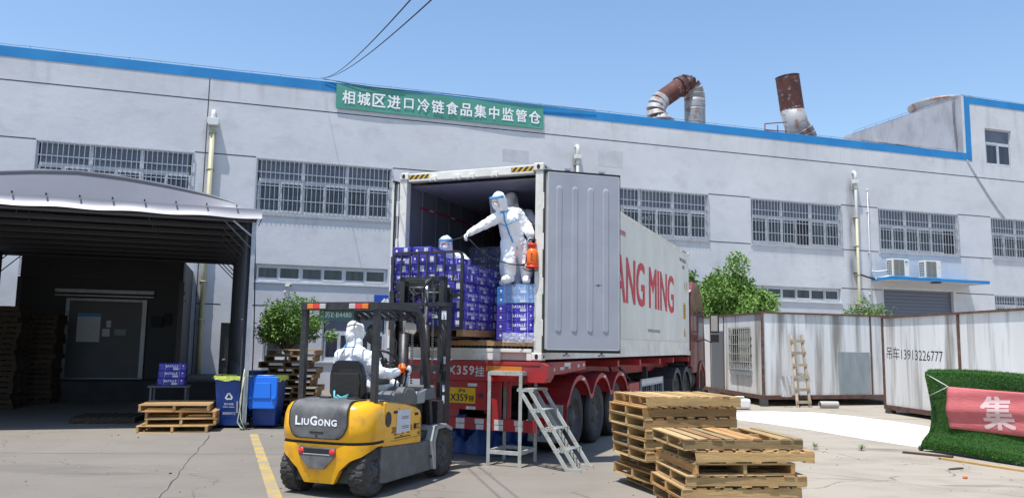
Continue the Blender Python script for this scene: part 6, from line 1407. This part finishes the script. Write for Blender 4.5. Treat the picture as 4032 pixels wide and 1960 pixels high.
# ================================================================ people in white coveralls
def limb(g, pts, n=16, sub=5):
    """round tapered chain through (x, y, z, r)"""
    P = []
    for a, b in zip(pts[:-1], pts[1:]):
        for k in range(sub): t_ = k / sub; P.append([a[i] * (1 - t_) + b[i] * t_ for i in range(4)])
    P.append(list(pts[-1]))
    g.tube([p[:3] for p in P], [p[3] for p in P], n)
    for q in pts: g.ball(q[:3], q[3], 14, 10)
TEXW = bpy.data.textures.new('cloth_folds', 'CLOUDS'); TEXW.noise_scale = .15; TEXW.noise_depth = 3
TEXF = bpy.data.textures.new('fine_folds', 'CLOUDS'); TEXF.noise_scale = .045; TEXF.noise_depth = 2
def suit(g, name, par, vox=.013, m=None):
    o = g.build(name, m or M_suit, par)
    r = o.modifiers.new('r', 'REMESH'); r.mode = 'VOXEL'; r.voxel_size = vox; r.use_smooth_shade = True
    s = o.modifiers.new('s', 'SMOOTH'); s.iterations = 4; s.factor = .6
    d = o.modifiers.new('d', 'DISPLACE'); d.texture = TEXW; d.strength = .046; d.mid_level = .5; d.texture_coords = 'LOCAL'
    d = o.modifiers.new('d2', 'DISPLACE'); d.texture = TEXF; d.strength = .017; d.mid_level = .5; d.texture_coords = 'LOCAL'
    return o
def strip(body, par, pts, w=.016, name='tape', m=None, nrm=None):
    g = MB(); P = []
    for a, b in zip(pts[:-1], pts[1:]):
        a, b = Vector(a), Vector(b); n = max(2, int((b - a).length / .015)); P += [a.lerp(b, k / n) for k in range(n)]
    P.append(Vector(pts[-1])); vs = []; nv = Vector(nrm or (0, -1, 0))
    for i, p in enumerate(P):
        d = (P[min(i + 1, len(P) - 1)] - P[max(0, i - 1)]).normalized(); s = d.cross(nv).normalized() * w / 2; vs += [tuple(p - s), tuple(p), tuple(p + s)]
    g.add(vs, [f_ for i in range(len(P) - 1) for f_ in ((3 * i, 3 * i + 1, 3 * i + 4, 3 * i + 3), (3 * i + 1, 3 * i + 2, 3 * i + 5, 3 * i + 4))], 0, True)
    o = g.build(name, m or M_tape, par); sw = o.modifiers.new('w', 'SHRINKWRAP'); sw.target = body; sw.wrap_method = 'NEAREST_SURFACEPOINT'; sw.wrap_mode = 'ABOVE_SURFACE'; sw.offset = .004
    so_ = o.modifiers.new('so', 'SOLIDIFY'); so_.thickness = .003; so_.offset = 1; return o
def hand(par, M, side=1, curl=.5, m=None, name='glove', sc=1.0):
    g = MB(); M = M @ Matrix.Scale(sc, 4)
    limb(g, [(-.018, -.02, 0, .024), (-.024, .045, 0, .017), (-.028, .08, 0, .013)], 12, 3); limb(g, [(.0, -.02, 0, .024), (.0, .045, 0, .018), (.0, .085, 0, .014)], 12, 3); limb(g, [(.018, -.02, 0, .024), (.024, .045, 0, .017), (.028, .08, 0, .013)], 12, 3)
    for k, (x, L) in enumerate(((-.031, .066), (-.0105, .080), (.0105, .075), (.031, .058))):
        if side < 0: x = -x
        p = Vector((x, .078, 0)); a = .15; pts = [(*p, .0105)]
        for s_, fr in ((0, .45), (1, .32), (2, .23)):
            a += curl * (1.1 if s_ == 1 else .8); p = p + Vector((x * .08, cos(a), -sin(a))) * L * fr; pts.append((*p, .0098 - .0008 * s_))
        limb(g, pts, 10, 2)
    s = -side; pts = [(s * .022, .0, -.004, .016), (s * .046, .030, -.014, .0125), (s * .052, .055, -.026 - .012 * curl, .0108), (s * .044, .076, -.036 - .02 * curl, .0098)]
    limb(g, pts, 10, 3)
    g.v = [tuple(M @ Vector(v)) for v in g.v]; o = g.build(name, m or M_glove, par)
    r = o.modifiers.new('r', 'REMESH'); r.mode = 'VOXEL'; r.voxel_size = .0034; r.use_smooth_shade = True; s = o.modifiers.new('s', 'SMOOTH'); s.iterations = 2; s.factor = .5
    return o
def head(par, M, visor=True, face=True):
    """M: centre of the head, -Y is where the face looks"""
    g = MB(); g.ball((0, -.052, -.005), (.066, .062, .088), 20, 16, 0, M); g.ball((0, -.118, -.012), (.012, .016, .018), 10, 8, 0, M)
    for x in (-.028, .028): g.ball((x, -.098, .022), (.016, .016, .010), 10, 8, 0, M)
    fc = g.build('face', M_skin, par)
    g = MB()
    for x in (-.028, .028): g.ball((x, -.108, .020), (.009, .008, .006), 10, 8, 0, M)
    g.build('eye', M_dark, fc)
    g = MB(); g.ball((0, -.092, -.040), (.048, .045, .046), 18, 12, 0, M); mk = g.build('mask', M_mask, par); g = MB()
    for s in (-1, 1): g.tube([M @ Vector((s * .04, -.10, -.03)), M @ Vector((s * .082, -.05, -.01))], .0025, 5)
    g.build('mask_strap', M_mask, mk)
    if visor:
        g = MB(); n = 24
        def vz(a, b): t_ = radians(-72 + 144 * a); r = .125 + .012 * b; return tuple(M @ Vector((r * sin(t_) * .86, -r * cos(t_) - .03, .085 - .235 * b + .03 * b * abs(2 * a - 1) ** 2)))
        g.grid(vz, n, 8); vs = g.build('face_shield', M_visor, par)
        g = MB()
        def bd(a, b): t_ = radians(-100 + 200 * a); r = .122; return tuple(M @ Vector((r * sin(t_) * .88, -r * cos(t_) - .018, .050 + .040 * b)))
        g.grid(bd, n, 2); b_ = g.build('shield_band', M_tape, vs); so_ = b_.modifiers.new('s', 'SOLIDIFY'); so_.thickness = .012
        g = MB(); g.tube([vz(a / 20, 1) for a in range(21)], .0028, 5); g.tube([vz(0, b / 8) for b in range(9)], .0022, 5); g.tube([vz(1, b / 8) for b in range(9)], .0022, 5); g.build('shield_edge', M_visor, vs)
    else:
        g = MB(); g.ball((0, -.096, .024), (.062, .030, .028), 16, 10, 0, M); g.build('goggles', M_lightblue, par)
def lookM(c, d):
    d = Vector(d).normalized(); y = -d; x = Vector((0, 0, 1)).cross(-y) if False else y.cross(Vector((0, 0, 1))); x.normalize(); z = x.cross(y).normalized()
    M = Matrix((x, y, z)).transposed().to_4x4(); M.translation = Vector(c); return M
def hood(g, M):
    def ell(c, r):
        b = MB(); b.ball(c, r, 24, 18); g.add([tuple(M @ Vector(v)) for v in b.v], b.f, 0, True)
    ell((0, .012, .030), (.100, .112, .118)); ell((0, .045, -.03), (.095, .095, .11)); ell((0, -.005, -.085), (.080, .085, .06))
    # rim round the face
    for k in range(20):
        a = 2 * pi * k / 20; ell((.078 * cos(a), -.055 - .012 * sin(a), .0 + .100 * sin(a)), (.018, .03, .018))
def boots(g, ank, toe, r=.075):
    limb(g, [(*ank, r), ((ank[0] + toe[0]) / 2, (ank[1] + toe[1]) / 2, min(ank[2], toe[2]) + .015, .062), (*toe, .048)], 14, 3)
def zone(k, P): return (P[0] * k, P[1] * k, 1.7 + (P[2] - 1.7) * k)

# --- worker with the sprayer, standing on the carton stack
K_ = .9872
J = {n: tuple(v) for n, v in dict(head=(-.205, 11.72, 3.795), neck=(-.15, 11.82, 3.66), chest=(-.055, 11.87, 3.53), rsh=(-.215, 11.76, 3.56), lsh=(.080, 11.97, 3.655), relb=(-.44, 11.61, 3.415), rwr=(-.615, 11.5, 3.29), rhd=(-.675, 11.47, 3.235), lelb=(.225, 12.0, 3.47), lwr=(.272, 11.86, 3.285), waist=(.0, 11.95, 3.34), rhip=(-.055, 11.92, 3.20), lhip=(.13, 12.0, 3.205), rkn=(-.035, 11.86, 2.885), lkn=(.205, 11.95, 2.885), rank=(-.025, 11.93, 2.68), rtoe=(-.11, 11.76, 2.638), lank=(.22, 12.0, 2.68), ltoe=(.235, 11.80, 2.638)).items()}
for n in list(J): J[n] = tuple(Vector((J[n][0] * K_, J[n][1] * K_, 1.7 + (J[n][2] - 1.7) * K_)))
base = Vector((.10, 11.75, 2.58)); L_ = {n: Vector(v) - base for n, v in J.items()}
e = empty('person', base, 'person in white coverall and face shield standing on the cartons, one arm stretched out spraying', 'person', 'workers in white coveralls')
g = MB(); l = L_; q = lambda n, r: (*l[n], r)
limb(g, [(*(l['chest'] + Vector((0, .02, .05))), .13), (*l['chest'], .165), (*l['waist'], .172), (*((l['rhip'] + l['lhip']) / 2), .170)], 20)
limb(g, [q('rsh', .085), (*((l['rsh'] + l['lsh']) / 2 + Vector((0, 0, .01))), .12), q('lsh', .088)]); limb(g, [q('neck', .080), (*l['chest'], .14)])
limb(g, [q('rsh', .082), q('relb', .066), q('rwr', .048)]); limb(g, [q('lsh', .090), q('lelb', .078), (*(l['lwr'] + Vector((0, 0, .05))), .066), q('lwr', .046)])
limb(g, [q('rhip', .122), q('rkn', .098), (*(l['rank'] + Vector((0, 0, .09))), .092), q('rank', .075)]); limb(g, [q('lhip', .125), q('lkn', .10), (*(l['lank'] + Vector((0, 0, .09))), .092), q('lank', .075)])
boots(g, l['rank'], l['rtoe'], .08); boots(g, l['lank'], l['ltoe'], .08)
HM = lookM(l['head'], (-.62, -.72, -.28)); hood(g, HM); limb(g, [(*l['head'], .09), q('neck', .085)])
body = suit(g, 'coverall', e); head(e, HM)
fr = Vector((-.25, -.9, 0)) * .17
strip(body, e, [l['neck'] + Vector((.02, -.12, -.02)), l['chest'] + fr + Vector((-.02, 0, 0)), l['waist'] + fr, (l['rhip'] + l['lhip']) / 2 + fr + Vector((.02, 0, .0))], .020)
strip(body, e, [l['chest'] + Vector((-.14, -.14, -.08)), l['chest'] + fr + Vector((.0, 0, -.09)), l['chest'] + Vector((.13, -.15, -.0)), l['chest'] + Vector((.19, -.08, .03))], .014)
strip(body, e, [l['neck'] + Vector((-.03, -.13, -.03)), l['neck'] + Vector((.07, -.10, .0)), l['neck'] + Vector((.11, -.02, .03))], .016)
strip(body, e, [(l['rhip'] + l['lhip']) / 2 + Vector((.03, -.15, -.05)), (l['rhip'] + l['lhip']) / 2 + Vector((.045, -.15, -.11))], .014)
def handM(w, h, palm=(0, 0, -1)):
    y = (Vector(h) - Vector(w)).normalized(); z = -Vector(palm); x = y.cross(z).normalized(); z = x.cross(y); M = Matrix((x, y, z)).transposed().to_4x4(); M.translation = Vector(w) + y * .02; return M
hand(e, handM(l['rwr'], l['rhd'], (.2, -.5, -.8)), 1, .75)
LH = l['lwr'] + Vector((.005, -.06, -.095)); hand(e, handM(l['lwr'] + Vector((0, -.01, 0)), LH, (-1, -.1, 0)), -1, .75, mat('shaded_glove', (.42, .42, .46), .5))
# sprayer
sp = Vector((.296, 11.60, 2.80)); s = empty('pressure_sprayer', sp, 'orange hand pump sprayer hanging from the left hand of the standing worker', 'sprayer')
g = MB(); g.lathe([(0, .03), (.065, .03), (.082, .045), (.088, .08), (.088, .20), (.080, .25), (.055, .285), (.030, .295)], 32); g.build('tank', M_orangeplas, s)
g = MB(); g.lathe([(.034, .29), (.040, .31), (.062, .335), (.064, .36), (.045, .365), (0, .365)], 24); g.lathe([(.06, 0), (.092, .0), (.094, .03), (.07, .045)], 28); g.build('collar', M_redplas, s)
g = MB(); g.tube([(0, 0, .36), (0, 0, .42)], .012, 8); g.tube([(-.05, 0, .42), (.05, 0, .42)], .014, 8); g.tube([(.085, .01, .24), (.125, .01, .2), (.125, .01, .1), (.09, .01, .08)], .010, 8); g.build('pump_handle', M_black, s)
g = MB(); g.text('♣', TR(-.01, -.090, .20) @ RZ(-.1), h=.028); g.box(-.035, .03, -.091, -.089, .165, .168); g.text('●', TR(-.01, -.090, .145), h=.018); g.box(-.035, .03, -.091, -.089, .12, .123); g.box(-.03, .03, -.091, -.089, .108, .11); g.build('printed_marks', M_print_blk, s)
hp = [Vector(p) - sp for p in [(-.66, 11.33, 3.21), (-.60, 11.30, 3.16), (-.50, 11.30, 3.06), (-.36, 11.32, 2.95), (-.2, 11.34, 2.875), (-.05, 11.36, 2.84), (.06, 11.38, 2.825), (.14, 11.42, 2.83)]]
g = MB(); g.tube(hp, .0085, 8); g.tube([hp[-1], hp[-1] + Vector((.03, 0, .02)), hp[-1] + Vector((.02, 0, -.05)), hp[-1] + Vector((.08, .02, -.08)), Vector((-.02, -.02, -.04)), Vector((.08, .0, -.03)), Vector((.08, 0, .02))], .0075, 8)
g.tube([hp[-1], Vector((-.10, -.05, .06)), Vector((-.085, -.03, .16)), Vector((-.05, -.03, .28))], .008, 8); g.tube([hp[-1] + Vector((-.01, 0, 0)), hp[-1] + Vector((.05, 0, 0))], .018, 10)
g.build('hose', M_black, s)
g = MB(); w0 = Vector((-.655, 11.32, 3.215)) - sp; g.tube([w0 + Vector((.03, 0, .005)), w0 + Vector((-.06, -.01, -.01))], .016, 10); g.tube([w0, w0 + Vector((-.18, .06, -.04)), w0 + Vector((-.36, .12, -.10))], .006, 8); g.build('spray_wand', M_black, s)

# --- worker behind the sprayer
b = Vector((-.02, 12.62, 2.58)); e = empty('person', b, 'person in white coverall half hidden behind the standing sprayer inside the container', 'person', 'workers in white coveralls')
W_ = lambda *p: Vector(p) - b
g = MB(); limb(g, [(*W_(.10, 12.85, 3.76), .14), (*W_(.06, 12.80, 3.55), .155), (*W_(.02, 12.74, 3.28), .155)], 20); limb(g, [(*W_(-.02, 12.82, 3.80), .085), (*W_(.26, 12.92, 3.80), .088)])
limb(g, [(*W_(.26, 12.92, 3.80), .085), (*W_(.40, 12.90, 3.66), .07), (*W_(.46, 12.76, 3.52), .05)]); limb(g, [(*W_(-.02, 12.82, 3.8), .082), (*W_(-.05, 12.72, 3.55), .07), (*W_(.05, 12.6, 3.4), .05)])
limb(g, [(*W_(-.05, 12.70, 3.22), .125), (*W_(-.10, 12.60, 2.92), .098), (*W_(-.09, 12.58, 2.66), .08)]); limb(g, [(*W_(.10, 12.78, 3.22), .125), (*W_(.10, 12.72, 2.92), .098), (*W_(.10, 12.74, 2.66), .08)])
boots(g, W_(-.09, 12.58, 2.66), W_(-.15, 12.42, 2.635)); boots(g, W_(.10, 12.74, 2.66), W_(.12, 12.6, 2.635))
HM = lookM(W_(-.03, 12.80, 4.0), (.5, .8, -.25)); hood(g, HM); limb(g, [(*W_(-.03, 12.8, 3.97), .09), (*W_(.05, 12.84, 3.84), .09)]); suit(g, 'coverall', e, .016); head(e, HM, visor=False)
hand(e, handM(W_(.46, 12.76, 3.52), W_(.48, 12.70, 3.45)), 1, .4)
hand(e, handM(W_(.05, 12.6, 3.4), W_(.10, 12.55, 3.34)), -1, .4)

# --- worker behind the forklift load
b = Vector((-1.08, 13.05, 1.68)); e = empty('person', b, 'person in white coverall with blue banded face shield behind the top of the carton load', 'person', 'workers in white coveralls'); W_ = lambda *p: Vector(p) - b
g = MB(); limb(g, [(*W_(-1.0, 12.60, 2.96), .14), (*W_(-1.03, 12.82, 2.74), .16), (*W_(-1.06, 13.06, 2.50), .155)], 20); limb(g, [(*W_(-1.19, 12.55, 3.0), .085), (*W_(-.80, 12.50, 3.03), .095)])
limb(g, [(*W_(-.80, 12.50, 3.03), .092), (*W_(-.70, 12.46, 2.96), .072), (*W_(-.70, 12.30, 2.93), .050)]); limb(g, [(*W_(-1.19, 12.55, 3.0), .082), (*W_(-1.27, 12.62, 2.95), .07), (*W_(-1.22, 12.5, 2.93), .05)])
for x in (-1.17, -.97): limb(g, [(*W_(x, 13.08, 2.48), .12), (*W_(x, 13.05, 2.12), .095), (*W_(x, 13.08, 1.80), .08)]); boots(g, W_(x, 13.08, 1.76), W_(x, 12.95, 1.73))
HM = lookM(W_(-1.035, 12.40, 3.225), (.05, -1, -.12)); hood(g, HM); limb(g, [(*W_(-1.035, 12.42, 3.19), .09), (*W_(-1.01, 12.52, 3.06), .095)]); suit(g, 'coverall', e, .015); head(e, HM)
hand(e, handM(W_(-.70, 12.30, 2.92), W_(-.70, 12.2, 2.89)), 1, .4); hand(e, handM(W_(-1.22, 12.5, 2.93), W_(-1.20, 12.4, 2.90)), -1, .4)

# --- forklift driver, seen from behind
e = empty('person', FK @ TR(0, .40, 1.11), 'person in white coverall and hood seated on the forklift, seen from behind', 'person', 'workers in white coveralls'); b = Vector((0, .40, 1.11)); W_ = lambda *p: Vector(p) - b
g = MB(); limb(g, [(*W_(-.055, .44, 1.52), .135), (*W_(-.04, .45, 1.38), .155), (*W_(-.01, .45, 1.20), .155)], 20)
limb(g, [(*W_(-.235, .43, 1.515), .090), (*W_(-.055, .41, 1.56), .115), (*W_(.135, .44, 1.505), .092)])
limb(g, [(*W_(.135, .44, 1.505), .095), (*W_(.245, .47, 1.34), .082), (*W_(.30, .66, 1.31), .070), (*W_(.335, .77, 1.33), .050)])
limb(g, [(*W_(-.235, .43, 1.515), .093), (*W_(-.33, .55, 1.34), .08), (*W_(-.25, .76, 1.38), .066), (*W_(-.20, .86, 1.43), .05)])
for x in (-.13, .15): limb(g, [(*W_(x * .8, .50, 1.18), .12), (*W_(x * 1.15, .96, 1.155), .095), (*W_(x, 1.14, .86), .085), (*W_(x, 1.15, .72), .075)]); boots(g, W_(x, 1.15, .70), W_(x, 1.32, .65), .075)
HM = lookM(W_(-.085, .475, 1.81), (.22, 1, .08)); hood(g, HM); limb(g, [(*W_(-.085, .46, 1.78), .095), (*W_(-.075, .44, 1.62), .095)]); body = suit(g, 'coverall', e, .012); head(e, HM, visor=False)
strip(body, e, [W_(-.20, .36, 1.655), W_(-.10, .30, 1.66), W_(.02, .34, 1.64)], .014); strip(body, e, [W_(-.11, .33, 1.72), W_(-.12, .31, 1.67), W_(-.125, .30, 1.64)], .014)
strip(body, e, [W_(-.13, .30, 1.62), W_(-.17, .26, 1.54), W_(-.20, .26, 1.47)], .012, 'cord', M_greyplas)
strip(body, e, [W_(-.19, .50, 1.84), W_(-.15, .38, 1.87), W_(-.08, .36, 1.90), W_(.0, .40, 1.91), W_(.03, .48, 1.90)], .009, 'shield_strap', M_greyplas)
hand(e, handM(W_(.335, .77, 1.33), W_(.35, .86, 1.35)), 1, .8, M_orangeplas); hand(e, handM(W_(-.20, .86, 1.43), W_(-.155, .94, 1.45)), -1, .9)
